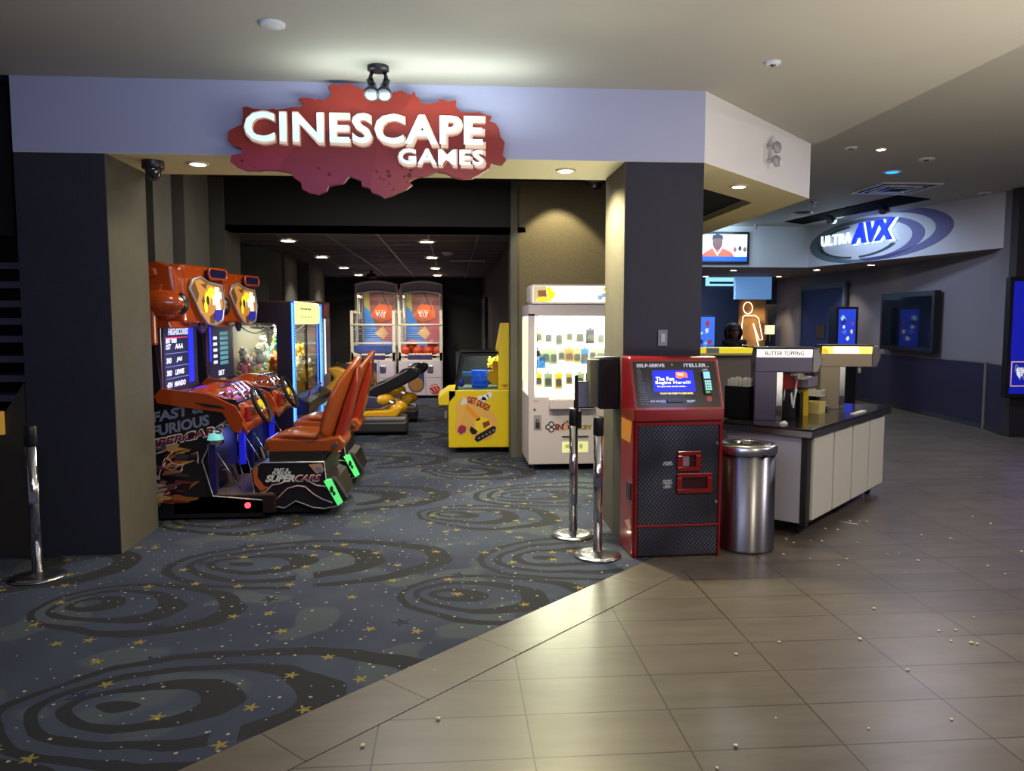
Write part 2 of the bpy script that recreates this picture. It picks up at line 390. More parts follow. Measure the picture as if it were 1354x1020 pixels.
# ------------------------------------------------------------------ recessed lights
def downlight(x, y, z, label, group, r=.08, power=40, col=(1, .86, .66), spot=1.9, lit=True, blend=.6, m=None):
    t = thing('recessed_light', label, 'ceiling light', (x, y, z), 0, group)
    MB().lathe([(r*1.25, 0), (r*1.25, -.008), (r, -.012), (r*.92, 0), (r*.92, .0)]).build('light_ring', M['offwhite'], t)
    MB().lathe([(0, -.016), (r*.8, -.014), (r*.85, 0)], seg=24).build('lens', m or (M['lamp'] if lit else M['dsteel']), t)
    if lit and power: light('recessed_lamp', 'SPOT', (x, y, z-.03), power, col, .05, spot=spot, blend=blend)
    return t
GL = 'recessed lights in the dark tiled arcade ceiling'
names = ['left row, nearest the beam', 'left row, second from the beam', 'left row, third from the beam', 'left row, farthest from the beam',
         'right row, nearest the beam', 'right row, second from the beam', 'right row, third from the beam', 'right row, farthest from the beam']
for i, (x, y) in enumerate([(-2.1, 10.36), (-2.1, 12.98), (-2.1, 15.6), (-2.1, 18.0), (-.32, 10.36), (-.32, 12.98), (-.32, 15.6), (-.32, 18.0)]):
    downlight(x, y, 2.682, 'round lit downlight in the tiled arcade ceiling, '+names[i], GL, .1, 75, (1, .9, .75))
for px, py, nm, pw in ((262, 216, 'small lit spotlight in the cream soffit over the left column', 14), (748, 225, 'round lit spotlight in the cream soffit over the white prize machine', 360), (977, 246, 'lit spotlight in the cream soffit right of the navy column', 60)):
    p = gz(px, py, S-.002); downlight(p.x, p.y, S-.002, nm, 'soffit downlights', .06, pw, (1, .92, .56), spot=2.6 if pw > 100 else 2.2)
# hung emergency exit box, sensor and grille in arcade ceiling
p = gz(618, 345, 2.682)
t = thing('ceiling_air_grille', 'pale long grille in the dark tiled arcade ceiling', 'air vent', (p.x, p.y, 2.682))
b = MB().box(-.3, .3, -.09, .09, -.012, 0).build('grille_frame', M['offwhite'], t)
b = MB()
for i in range(5): b.box(-.27, .27, -.07+i*.033, -.055+i*.033, -.018, -.012)
b.build('grille_slats', M['dsteel'], t)
p = gz(593, 334, 2.682)
t = tag(MB().lathe([(0, -.05), (.06, -.045), (.09, -.02), (.1, 0)], (p.x, p.y, 2.682)).build('ceiling_speaker', M['pinkwhite']), 'small round lavender dome on the arcade ceiling beside the right row of lights', 'ceiling dome')
p = gz(491, 358, 2.682)
t = thing('ceiling_camera', 'small black camera hanging under the tiled arcade ceiling between the light rows', 'camera', (p.x, p.y, 2.682))
MB().cyl((0, 0, 0), (0, 0, -.08), .03).build('mount', M['plastic'], t); MB().cyl((-.09, 0, -.11), (.09, -.02, -.11), .045).build('housing', M['plastic'], t)
# dome security camera at left soffit
p = gz(202, 213, S-.002)
def dome(p, label, r=.075):
    t = thing('dome_camera', label, 'security camera', (p.x, p.y, p.z))
    MB().lathe([(r, 0), (r, -.05), (r*.9, -.06), (0, -.06)]).build('housing', M['plastic'], t)
    MB().lathe([(r*.72, -.06), (r*.66, -.1), (r*.4, -.13), (0, -.14)]).build('dome', mat('smoked_dome', (40, 40, 46), .05, spec=1), t)
dome(p, 'black dome security camera under the soffit beside the left column')
p = gz(787, 240, CE-.002)
t = thing('dome_camera', 'dim dome camera on the dark ceiling above the prize machine', 'security camera', (p.x, p.y, CE))
MB().lathe([(.12, 0), (.12, -.02), (.1, -.03), (0, -.03)]).build('housing', M['dsteel'], t); MB().lathe([(.08, -.03), (.06, -.08), (0, -.1)]).build('dome', MATS['smoked_dome'], t)
# near ceiling fittings
p = gz(360, 31, CE); t = thing('recessed_light', 'unlit round downlight in the pale lobby ceiling, upper left', 'ceiling light', p)
MB().lathe([(.07, 0), (.07, -.012), (.055, -.016), (0, -.016)]).build('light_ring', M['wallwhite'], t); MB().lathe([(0, -.02), (.045, -.018), (.05, -.014)]).build('lens', M['white'], t)
for px, py, r, z, lab in ((1022, 82, .05, CE, 'small pale round sprinkler cover on the lobby ceiling near the step'), (1302, 255, .09, UP, 'flat round disc on the upper ceiling beside the dark right wall'),
                          (1225, 210, .09, UP, 'thin pale round disc on the upper ceiling right of the lit spot'), (1125, 195, .07, UP, 'small unlit round disc on the upper ceiling beside the white bulkhead')):
    p = gz(px, py, z); t = thing('ceiling_disc', lab, 'ceiling fitting', p)
    MB().lathe([(r, 0), (r, -.01), (r*.8, -.018), (0, -.018)]).build('cover', M['wallwhite'], t); MB().lathe([(r*.35, -.018), (r*.3, -.026), (0, -.026)]).build('centre_cap', M['dsteel'], t)
p = gz(1165, 197, UP); downlight(p.x, p.y, UP, 'small lit white spot in the upper ceiling near the white bulkhead', None, .05, 20, (1, .97, .9), spot=2.2)
p = gz(1180, 227, UP); downlight(p.x, p.y, UP, 'blue-glowing round lamp in the upper ceiling above the square vent', None, .09, 12, (.2, .5, 1), spot=2.4, m=em('blue_lamp_lens', (30, 130, 255), 3))
for px, py in ((1075, 266), (1000, 297)):
    p = gz(px, py, UP); t = thing('sprinkler_head', 'small chrome sprinkler hanging from the upper ceiling '+('beside the white bulkhead corner' if px > 1050 else 'above the wall television'), 'sprinkler', p)
    MB().lathe([(.05, 0), (.05, -.015), (.015, -.02), (.015, -.06), (0, -.06)]).build('body', M['steel'], t); MB().lathe([(0, -.085), (.04, -.08), (.04, -.075), (0, -.07)]).build('deflector', M['steel'], t)
p = gz(1062, 281, UP); t = thing('ceiling_disc', 'dark round grille in the upper ceiling left of the black slot', 'ceiling fitting', p)
MB().lathe([(.16, 0), (.16, -.012), (0, -.012)]).build('cover', M['dsteel'], t); MB().lathe([(.12, -.012), (.1, -.02), (0, -.02)]).build('centre_cap', M['plastic'], t)
# square air diffuser
a = gz(1141, 254, UP); b = gz(1185, 241, UP); c_ = gz(1230, 243, UP)
ctr = (gz(1141, 254, UP)+gz(1230, 243, UP))/2
t = thing('ceiling_vent', 'square white louvred air vent in the upper ceiling', 'air vent', (ctr.x, ctr.y, UP))
for i, w in enumerate((.42, .33, .24, .15)):
    q = MB()
    for s_ in (-1, 1): q.box(-w, w, s_*w-.02, s_*w+.02, -.02-.004*i, 0); q.box(s_*w-.02, s_*w+.02, -w, w, -.02-.004*i, 0)
    q.build('louvre', M['white'] if i % 2 == 0 else M['dsteel'], t)
MB().box(-.4, .4, -.4, .4, -.006, 0).build('duct_backing', M['black'], t)
# black slot with track spots before the AVX wall
q0 = gz(1048, 292, UP); q1 = gz(1150, 288, UP)
sl = thing('ceiling_light_slot', 'long black ceiling slot with track spots in front of the lit blue sign', 'track light', (6.9, 12.6, UP))
A = [gz(*q, UP) for q in ((1038, 293), (1062, 296), (1230, 263), (1188, 258))]
MB().prism([(v.x-6.9, v.y-12.6) for v in A], XY, -.012, 0).build('slot', mat('deep_slot_black', (5, 5, 6), .95, spec=.05), sl)
for px, py in ((1100, 286), (1170, 272)):
    p = gz(px, py, UP); l = MB().cyl((p.x-6.9, p.y-12.6, -.01), (p.x-6.9, p.y-12.6, -.07), .02).cyl((p.x-6.98, p.y-12.66, -.1), (p.x-6.82, p.y-12.54, -.07), .05).build('track_spot', M['dsteel'], sl)
light('sign_wash', 'SPOT', (6.3, 13.0, UP-.1), 90, (.5, .7, 1), .1, rot=(math.radians(35), 0, math.radians(-80)), spot=2.4)
# double spotlight on the lobby ceiling above the sign
p = gz(500, 88, CE)
t = thing('twin_spotlight', 'black twin spotlight hanging from the ceiling above the red sign', 'spotlight', (p.x, p.y, CE))
MB().lathe([(.07, 0), (.07, -.025), (.05, -.035), (0, -.035)]).build('canopy', M['plastic'], t)
for sx in (-1, 1):
    a = MB().cyl((sx*.04, 0, -.03), (sx*.055, 0, -.09), .012).cyl((sx*.055, .0, -.08), (sx*.04, 0, -.13), .022).build('arm', M['plastic'], t)
    l = MB().lathe([(.022, .06), (.028, .04), (.032, 0), (.047, -.035), (.05, -.06), (.042, -.06)], (sx*.04, -.02, -.15), 20, Matrix.Rotation(math.radians(-42), 4, 'X')).build('lamp_head', M['plastic'], t)
    MB().lathe([(0, -.058), (.041, -.058), (.041, -.05)], (sx*.04, -.02, -.15), 20, Matrix.Rotation(math.radians(-42), 4, 'X')).build('lens', mat('spot_glass', (150, 160, 175), .15), l)
# emergency twin lamp on right return of fascia
n45 = (.7071, -.7071, 0); d45 = (.7071, .7071, 0)
p = Vector((1.82, 5.6, 0))+Vector(d45)*1.22
rr = gz(1018, 203, 3.0)
def on_ret(px, py):   # intersect ray with the 45 degree return
    r = Vector(ray(px, py)); o = Vector((0, 0, EYE)); n = Vector((1.55, -1.51, 0)); k = (Vector((1.82, 5.6, 0))-o).dot(n)/r.dot(n); return o+r*k
p = on_ret(1012, 203)
t = thing('emergency_light', 'white twin-head emergency lamp on the white bulkhead', 'emergency light', p, math.radians(45))
MB().box(-.045, .045, -.012, 0, -.09, .07).build('wall_plate', M['white'], t, bev=.004)
for z in (.05, -.06):
    h = MB().cyl((.0, -.01, z), (.05, -.05, z), .012).lathe([(.012, -.03), (.045, -.02), (.05, .01), (.042, .02), (0, .02)], (.065, -.07, z+.0), 20, Matrix.Rotation(math.radians(75), 4, 'X')).build('lamp_head', mat('grey_lamp_plastic', (170, 168, 172), .4), t)
    MB().ell((.065, -.092, z), (.036, .01, .036)).build('lens', mat('spot_glass', (150, 160, 175), .15), h)
# ================================================================== stair area far left
st = thing('staircase', 'dark open staircase with grey treads behind the left column', 'staircase', (-3.5, 7.4, 0))
trd = []
for i, py in enumerate((348, 373, 398, 421, 444, 470, 495, 520, 546)):
    zt = gy(10, py, 7.0+.0*i).z
    MB().box(-1.2, .28, -.6+.12*(8-i)/8, -.3+.12*(8-i)/8, zt-.055, zt).build('tread', mat('stair_tread', (112, 116, 140), .6), st)
MB().box(.20, .24, -.62, -.58, .9, 2.4).build('rail_post', M['steel'], st)
MB().prism([(-1.2, .3), (.3, 1.0), (.3, .4), (-1.2, -.0)], FY(0, -.66, 0), -.02, .02).build('stringer', M['matte'], st)
struct('wall_stair', MB().prism([(gy(-60, 610, 5.66).x, 0), (-2.95, 0), (-2.95, gy(40, 505, 5.66).z), (gy(-60, 700, 5.66).x, gy(-60, 660, 5.66).z)], FY(0, 5.66, 0), -.05, .05), mat('stair_wall_paint', (52, 46, 42), .8))
struct('wall_stair', MB().box(-6, -2.9, 8.2, 8.3, 0, CE), M['matte'])
q = gy(14, 100, 6.2); struct('trim_4', MB().box(gy(12, 200, 6.3).x, gy(27, 200, 6.3).x+.1, 6.3, 6.4, gy(18, 315, 6.3).z, CE), M['cream'])
struct('trim_5', MB().box(gy(-40, 200, 5.9).x, gy(14, 200, 5.9).x, 5.9, 6.1, gy(8, 312, 5.9).z, CE), M['matte'])
struct('wall_stair', MB().box(-8, -6, 5.6, 8.3, 0, CE), M['matte'])
b = MB().box(-.08, .08, -.02, .02, 0, .16).build('wall_poster', mat('amber_sign', (200, 150, 60), .5, emit=.4)); b.location = gy(-11, 575, 5.58); tag(b, 'small amber framed card at the left edge on the stair wall', 'sign')
# ================================================================== concession side walls
def seg_wall(a, b, z0, z1, m, name='wall_right', th=.1):
    a = Vector((a[0], a[1], 0)); b = Vector((b[0], b[1], 0)); d = (b-a).normalized(); L = (b-a).length
    return struct(name, MB().prism(rect(0, z0, L, z1), FR(a, d, (0, 0, 1)), -th, 0), m)
WP = [(8.3, 19.5), (8.38, 14.4), (8.1, 11.24), (7.9, 10.6)]
for i in range(3):
    seg_wall(WP[i], WP[i+1], 1.02, UP, M['wallgrey']); seg_wall(WP[i], WP[i+1], 0, 1.0, M['wains'])
    seg_wall(WP[i], WP[i+1], 1.0, 1.02, M['trim'], 'trim_6', .11)
    a = Vector((*WP[i], 0)); b2 = Vector((*WP[i+1], 0)); d = (b2-a).normalized()
    struct('baseboard_right', MB().prism(rect(0, 0, (b2-a).length, .07), FR(a, d, (0, 0, 1)), 0, .01), M['dsteel'])
struct('trim_7', MB().box(8.07, 8.12, 11.2, 11.25, 0, 1.02), M['trim'])
struct('wall_right', MB().box(7.9, 11.9, 10.45, 10.6, 0, UP), mat('dark_slat_panel', (40, 36, 38), .6, var=.15, vs=2))
struct('baseboard_right', MB().box(7.9, 11.9, 10.42, 10.45, 0, .3), M['dsteel'])
struct('wall_back', MB().box(2, 8.4, 19.5, 19.6, 0, UP), mat('dark_blue_paint', (52, 60, 84), .75))
struct('wall_back', MB().box(1.97, 2.0, 9.4, 19.5, 0, UP), M['blackwall'])
# white bulkhead with television, then the angled AVX bulkhead
struct('wall_bulkhead', MB().box(2, 7.06, 15.1, 15.2, 2.7, UP), M['wallwhite'])
AV0 = Vector((7.06, 15.1, 0)); AVD = Vector((.93, -4.35, 0)).normalized()
struct('wall_bulkhead', MB().prism(rect(0, 2.7, 4.6, UP), FR(AV0, AVD, (0, 0, 1)), -.1, 0), mat('avx_wall_paint', (196, 194, 202), .75))
struct('ceiling', MB().prism([(2, 15.2), (7.12, 15.2), (8.1, 10.6), (8.5, 10.6), (8.5, 19.5), (2, 19.5)], XY, 2.7, 2.74), mat('brown_soffit', (150, 128, 116), .7))
for px, py, lab in ((970, 357, 'second from the left'), (1030, 365.5, 'nearest the wall sconce'), (1080, 356.5, 'under the left edge of the ringed logo'), (1152, 350, 'under the blue letters'), (933, 365, 'leftmost, beside the navy column')):
    p = gz(px, py, 2.7); downlight(p.x, p.y, 2.698, 'small lit downlight in the brown soffit, '+lab, 'brown soffit downlights', .07, 26, (1, .86, .6), spot=1.5)
# AVX artwork on bulkhead
AF = FR(AV0, AVD, (0, 0, 1))
def onav(px, py):
    r = Vector(ray(px, py)); o = Vector((0, 0, EYE)); n = AVD.cross(Vector((0, 0, 1))); k = (AV0-o).dot(n)/r.dot(n); P = o+r*k; return (P-AV0).dot(AVD), P.z
sg = thing('cinema_sign', 'ringed bulkhead logo with glowing white and blue letters', 'sign', (AV0.x, AV0.y, 0))
SF = FR((0, 0, 0), AVD, (0, 0, 1))
def ring_poly(c, ro, ri, co=(0, 0), z1=UP, z0=2.7, a0=0, a1=2*PI, n=56, name='ring', m=None, d=.004):
    b = MB(); k = (a1-a0)
    for i in range(n):
        t0, t1 = a0+k*i/n, a0+k*(i+1)/n
        P = [(c[0]+ro[0]*math.cos(t0), c[1]+ro[1]*math.sin(t0)), (c[0]+ro[0]*math.cos(t1), c[1]+ro[1]*math.sin(t1)),
             (c[0]+co[0]+ri[0]*math.cos(t1), c[1]+co[1]+ri[1]*math.sin(t1)), (c[0]+co[0]+ri[0]*math.cos(t0), c[1]+co[1]+ri[1]*math.sin(t0))]
        P = [(max(0.005, x), min(z1-.005, max(z0+.005, y))) for x, y in P]
        if max(q[1] for q in P)-min(q[1] for q in P) < .004: continue
        try: b.prism(P, SF, .001, d)
        except ValueError: pass
    return b.build(name, m, sg)
cs, cz = onav(1136, 319)
s_r, _ = onav(1262, 290); s_m, _ = onav(1224, 300)
lav = mat('lavender_ring_paint', (98, 94, 142), .7); sge = mat('sage_ring_paint', (92, 108, 116), .7)
def RP(lo, ro, ho, li, ri, hi, a0, a1, name, m, dz=0):
    ring_poly(((lo+ro)/2, cz+dz), ((ro-lo)/2, ho), ((ri-li)/2, hi), ((li+ri)/2-(lo+ro)/2, 0), a0=a0, a1=a1, name=name, m=m)
sx = lambda x, y=298: onav(x, y)[0]
L0 = .03
RP(sx(1080), sx(1261.6, 292), .43, sx(1080), sx(1237.8), .37, -1.75, 1.9, 'outer_ring', lav, .06)
RP(L0, sx(1223.4), .39, L0+.35, sx(1207), .33, -1.57, 1.57, 'middle_ring', lav)
RP(L0, sx(1223.4), .39, L0+.35, sx(1207), .33, 1.57, 4.71, 'middle_ring', sge)
dr_ = mat('dark_ring_paint', (50, 66, 70), .7); i0, i1 = sx(1082, 320), sx(1190, 310)
for q0, q1 in ((1.75, 3.1), (3.1, 4.6), (4.8, 5.9), (.7, 1.45)): RP(i0, i1, .30, i0+.12, i1-.12, .265, q0, q1, 'inner_ring', dr_)
s0, z0 = onav(1089, 320); s1, z1 = onav(1128, 320)
text('white_lettering', 'ULTRA', s1-s0, .20, T(SF, (s0+s1)/2, z0+.0, .03), em('avx_white_letters', (215, 238, 250), 1.5), sg, .03, .012, spacing=1.15)
s2, _ = onav(1131, 315); s3, _ = onav(1186, 315)
text('blue_lettering', 'AVX', s3-s2, .36, T(SF, (s2+s3)/2, z0+.05, .05), em('avx_blue_letters', (14, 44, 215), .75), sg, .05, .035, .15)
text('lettering_halo', 'AVX', s3-s2+.06, .39, T(SF, (s2+s3)/2+.035, z0+.035, .03), em('avx_halo_glow', (200, 235, 255), 1.5), sg, .015, .07, .15)
light('sign_halo', 'AREA', AV0+AVD*((s0+s3)/2)+Vector((-.35, 0, z0)), 6, (.6, .85, 1), .9, rot=(0, math.radians(90), math.radians(0)), sy=.3)
# wall television on bulkhead (on)
def screen_tv(name, label, M4, w, h, fr, m, art=None, depth=.07):
    t = thing(name, label, 'television', M4.to_translation()); L = M4.copy(); L.translation = (0, 0, 0)
    MB().prism(rect(-w/2-fr, -h/2-fr, w/2+fr, h/2+fr), L, -depth, 0).build('casing', M['plastic'], t, bev=.006)
    flat('screen', rect(-w/2, -h/2, w/2, h/2), L, m, t, .003)
    return t, L
p0 = gy(928, 310, 15.05); p1 = gy(986.5, 346, 15.05); w = p1.x-p0.x+.25; h = p0.z-p1.z
t, L = screen_tv('television', 'lit wall television showing a person in an orange top', FY(p1.x-w/2, 15.02, (p0.z+p1.z)/2), w, h, .05, em('tv_sky', (205, 235, 240), 1.1))
flat('blue_band', rect(-w/2, -h/2, w/2, -h/2+.09), T(L, 0, 0, .003), em('tv_blue', (30, 90, 225), 1), t)
cx = -.02
flat('shirt', [(cx-.34, -h/2+.09), (cx-.26, -.1), (cx-.1, .0), (cx+.1, 0), (cx+.28, -.08), (cx+.34, -h/2+.09)], T(L, 0, 0, .005), em('tv_shirt', (190, 95, 75), .8), t)
flat('collar', [(cx-.1, 0), (cx, -.16), (cx+.1, 0), (cx+.07, 0), (cx, -.11), (cx-.07, 0)], T(L, 0, 0, .008), em('tv_collar', (235, 225, 215), .9), t)
flat('face', circ(cx, .1, .1, .14), T(L, 0, 0, .009), em('tv_face', (96, 66, 66), .7), t)
flat('hair', [(cx-.11, .13), (cx-.1, .24), (cx, .265), (cx+.1, .24), (cx+.11, .13), (cx+.08, .18), (cx-.08, .18)], T(L, 0, 0, .012), em('tv_hair', (30, 30, 50), .6), t)
for i in range(5): flat('onlooker', circ(.33+.1*i-.0, -.03+.02*(i % 2), .035, .05, 10), T(L, 0, 0, .006), em('tv_crowd%d' % (i % 2), ((150, 100, 90), (70, 60, 90))[i % 2], .7), t) if .33+.1*i < w/2 else None
light('bulkhead_fill', 'AREA', (p1.x-w/2, 14.7, p0.z), 10, (.6, .8, 1), .8, rot=(math.radians(60), 0, 0))  # unseen area light aimed at the television, brightens the bulkhead
# dark wall tv at right
def onw(px, py, a=WP[1], b=WP[2]):
    r = Vector(ray(px, py)); o = Vector((0, 0, EYE)); A = Vector((*a, 0)); d = (Vector((*b, 0))-A).normalized(); n = d.cross(Vector((0, 0, 1))); k = (A-o).dot(n)/r.dot(n); return o+r*k, d
pa, d = onw(1176, 392); pb, _ = onw(1249, 389); pc, _ = onw(1176, 459)
w = (pb-pa).length*.9; h = 1.0*(pa.z-pc.z)*.93; ctr = (pa+pb)/2; ctr.z = (pa.z+pc.z)/2
t, L = screen_tv('television', 'large switched-off black television on the grey wall', FR(ctr+d.cross(Vector((0, 0, 1)))*.16, d, (0, 0, 1)), w, h-.02, .085, mat('dark_screen_glass', (14, 20, 26), .08, spec=.8), depth=.12)
MB().prism(rect(-.3, -.2, .3, .2), L, -.155, -.12).build('wall_bracket', M['dsteel'], t)
# far door and fittings on the X=8.35 wall
def onx(px, py): return gx(px, py, 8.3)
dr = thing('double_door', 'dark blue cinema door in a grey frame beyond the counter', 'door', (8.3, 17.2, 0))
dr['kind'] = 'structure'; dr.name = 'door_2'
for k_ in ('label', 'category'): del dr[k_]
ya = gx(1063, 400, 8.3).y; yb = gx(1117, 400, 8.3).y; zt = gx(1118, 380, 8.3).z
LX = FR((0, -17.2, 0), (0, -1, 0), (0, 0, 1))
MB().box(-.06, 0, ya-17.2, ya-17.1, 0, zt).box(-.06, 0, yb-17.2-.1, yb-17.2, 0, zt).box(-.06, 0, yb-17.3, ya-17.1, zt, zt+.12).build('door_frame', mat('door_frame_grey', (86, 92, 104), .5), dr)
MB().box(-.03, 0, yb-17.2, ya-17.2, 0, zt).build('door_leaf', mat('door_blue', (30, 48, 96), .7), dr)
MB().box(-.05, -.03, (ya+yb)/2-17.4, (ya+yb)/2-17.0, 1.25, 1.55).build('door_sign', mat('dark_plaque', (60, 50, 46), .5), dr)
MB().box(-.09, -.05, yb-17.0, yb-16.95, .95, 1.05).build('door_handle', M['steel'], dr)
# freestanding poster tower
def poster(name, label, x0, x1, y, z0, z1, th, fr, seed, dom, base=0.0, cat='display', bright=1.0, rz=0):
    t = thing(name, label, cat, ((x0+x1)/2, y, base), rz); w = (x1-x0)/2
    MB().box(-w, w, 0, th, 0 if base == 0 else z0-base-fr, z1+fr-base).build('casing', M['black'], t, bev=.008)
    F = FY(0, -.001, 0); rnd = random.Random(seed)
    z0 -= base; z1 -= base; w -= fr
    flat('screen', rect(-w, z0, w, z1), F, em('poster_%s' % seed, dom, .8*bright), t, .004)
    cols = [(230, 235, 245), (60, 120, 240), (180, 60, 70), (150, 200, 240), (40, 40, 120), (235, 200, 130)]
    for i in range(11):
        cx_, cz_ = rnd.uniform(-w*.7, w*.7), z0+(z1-z0)*rnd.uniform(.12, .85); s_ = rnd.uniform(.1, .3)*w
        n = rnd.randint(5, 9); pts = [(cx_+s_*rnd.uniform(.5, 1.1)*math.cos(2*PI*k/n), cz_+s_*1.5*rnd.uniform(.5, 1.1)*math.sin(2*PI*k/n)) for k in range(n)]
        pts = [(max(-w, min(w, q[0])), max(z0, min(z1, q[1]))) for q in pts]
        flat('artwork', pts, F, em('poster_ink%d' % (i % 6), cols[i % 6], .7), t, .005+.0005*i)
    return t, F
pa = gy(1108, 409, 14.6); pb = gy(1130, 409, 14.6)
t, F = poster('poster_tower', 'slim black tower with a glowing blue film poster before the far door', pa.x-.03, pb.x+.08, 14.6, 1.15, gy(1110, 409, 14.6).z, .3, .05, 3, (36, 60, 190))
pa = gy(924, 419, 17.5); pb = gy(947, 419, 17.5)
poster('digital_poster', 'bright blue and red film poster screen beside the navy column', pa.x-.1, pb.x, 17.5, .8, pa.z, .1, .03, 5, (60, 110, 220), bright=1.3)
pa = gy(1341, 365, 10.36)
t, F = poster('digital_poster', 'tall deep blue film poster screen at the right edge', pa.x-.05, pa.x+1.1, 10.36, .62, gy(1345, 372, 10.36).z, .09, .06, 9, (16, 22, 150), base=.45, bright=1.1)
text('poster_lettering', 'Perfect\nFor', .3, .22, T(F, -.3, .47, .012), M['white_ink'], t)
fp = rect(-.5, .28, .3, .62); MB().tube([F @ Vector((x, z, .012)) for x, z in fp], .008, 6, True).build('gold_frame', mat('gold_line', (235, 190, 120), .4, emit=.6), t)
# far back fittings (plane Y=19.45)
def bx(name, px0, py0, px1, py1, Y, th, m, label, cat, bev=0):
    a = gy(px0, py0, Y); b = gy(px1, py1, Y); o = MB().box(-(b.x-a.x)/2, (b.x-a.x)/2, 0, th, b.z-a.z if False else 0, a.z-b.z).build(name, m, bev=bev); o.location = ((a.x+b.x)/2, Y, b.z); return tag(o, label, cat)
t = bx('hanging_screen', 973, 366, 1020, 396, 17.8, .12, mat('projection_fabric', (150, 178, 215), .6, emit=.5, ecol=(110, 165, 230)), 'pale blue lit screen panel hanging above the wooden restroom panel', 'screen')
t = bx('light_box', 935, 367, 973, 378, 18.78, .12, em('cyan_light_box', (150, 215, 235), 1.2), 'long glowing cyan light box high on the back wall', 'light'); MB().box(-.3, .3, -.005, 0, .04, .1).build('menu_strip', mat('teal_strip', (50, 100, 120), .5), t)
wp = bx('wood_panel', 977, 396, 1010, 506.5, 19.34, .12, mat('oak_slats', (178, 128, 72), .5, var=.25, vs=3), 'honey wood panel behind the neon figure', 'wall panel')
pc = gy(989, 408, 19.28)
nf = thing('neon_figure', 'glowing white neon outline of a standing person on the wood panel', 'neon sign', (pc.x, 19.28, 0)); nm = em('neon_white', (255, 225, 190), 3)
k = .0178
def npx(pts): return [gy(x, y, 19.28)-Vector((pc.x, 19.28, 0)) for x, y in pts]
MB().tube(npx([(989+6*math.cos(a*PI/8), 407.5+7.8*math.sin(a*PI/8)) for a in range(16)]), .009, 6, True).build('head_tube', nm, nf)
MB().tube(npx([(981, 455), (981, 430), (982.5, 419), (985, 417.5), (999, 417.5), (1003, 421), (1008, 447), (1008.5, 449), (1004, 450), (996, 428)]), .009, 6).build('body_tube', nm, nf)
MB().tube(npx([(996, 428), (999, 440), (1003, 458)]), .012, 6).build('leg_tube', nm, nf)
sc = thing('wall_sconce', 'black uplight sconce glowing on the dark blue wall', 'wall lamp', gy(1016, 425, 18.9))
MB().prism([(-.07, -.1), (.07, -.1), (.14, .42), (-.12, .42)], FY(0, 0, 0), 0, .15).build('shade', M['black'], sc); MB().box(-.1, .1, -.16, -.02, -.32, -.1).build('glass', mat('sconce_glass', (225, 215, 180), .3, emit=.9), sc)
MB().box(-.08, -.04, -.1, -.05, -.5, -.32).box(.02, .06, -.1, -.05, -.5, -.32).build('prongs', M['black'], sc)
sp = thing('track_spotlight', 'small black spotlight under the soffit lighting the dark blue wall', 'spotlight', gy(1019, 368, 18.6))
MB().cyl((0, 0, .1), (0, 0, -.02), .02).cyl((-.02, 0, 0), (.06, -.1, -.08), .05, .08).build('lamp_head', M['black'], sp)
light('sconce_wash', 'SPOT', gy(1021, 374, 18.4), 90, (1, .85, .55), .05, rot=(math.radians(25), 0, math.radians(-10)), spot=1.2)
bx('light_switch', 1050, 432, 1054, 442, 19.44, .03, M['white'], 'small white switch on the dark blue back wall', 'switch')
struct('wall_back', MB().box(gy(925, 400, 18.9).x, gy(977, 400, 18.9).x, 18.9, 19.1, 0, 2.7), mat('deep_navy_paint', (34, 40, 62), .7))
# ================================================================== entrance sign
SPL = [(105,250),(125,245),(185,258),(250,255),(262,262),(300,256),(370,250),(385,235),(362,212),(380,205),(440,215),(455,210),(480,218),(500,205),(515,185),(510,170),(497,155),(520,143),(545,150),(590,140),(620,152),(650,165),(690,165),(697,212),(740,215),(775,205),(800,180),(840,172),(865,190),(880,192),(895,176),(903,200),(915,205),(925,232),(960,235),(1005,225),(1012,212),(1030,215),(1050,225),(1088,216),(1085,245),(1105,270),(1190,272),(1250,290),(1235,310),(1270,325),(1285,350),(1290,385),(1310,410),(1305,445),(1300,470),(1318,490),(1300,512),(1250,500),(1240,530),(1215,545),(1190,560),(1160,575),(1120,578),(1080,572),(1040,550),(1000,545),(960,560),(910,570),(885,580),(870,590),(885,605),(860,625),(820,640),(790,655),(755,665),(735,650),(700,640),(690,620),(655,610),(650,585),(625,575),(595,565),(575,590),(560,600),(520,605),(500,610),(490,632),(450,648),(410,640),(380,625),(375,595),(345,575),(325,550),(280,540),(200,535),(120,538),(75,520),(50,500),(55,470),(105,462),(100,435),(60,425),(38,400),(40,360),(65,345),(103,328)]
SY = 5.5
def zs(x, y): p = gy(290+x/3.472, 70+y/3.472, SY); return p.x, p.z
base = [zs(*q) for q in SPL]; rnd = random.Random(2); out = []
for i, a in enumerate(base):
    b = base[(i+1) % len(base)]; L = math.hypot(b[0]-a[0], b[1]-a[1]); n = max(1, int(L/.035)); nx, ny = (b[1]-a[1])/L, -(b[0]-a[0])/L
    for k in range(n):
        t = k/n; j = 0 if k == 0 else rnd.uniform(-.007, .007); out.append((a[0]+(b[0]-a[0])*t+nx*j, a[1]+(b[1]-a[1])*t+ny*j))
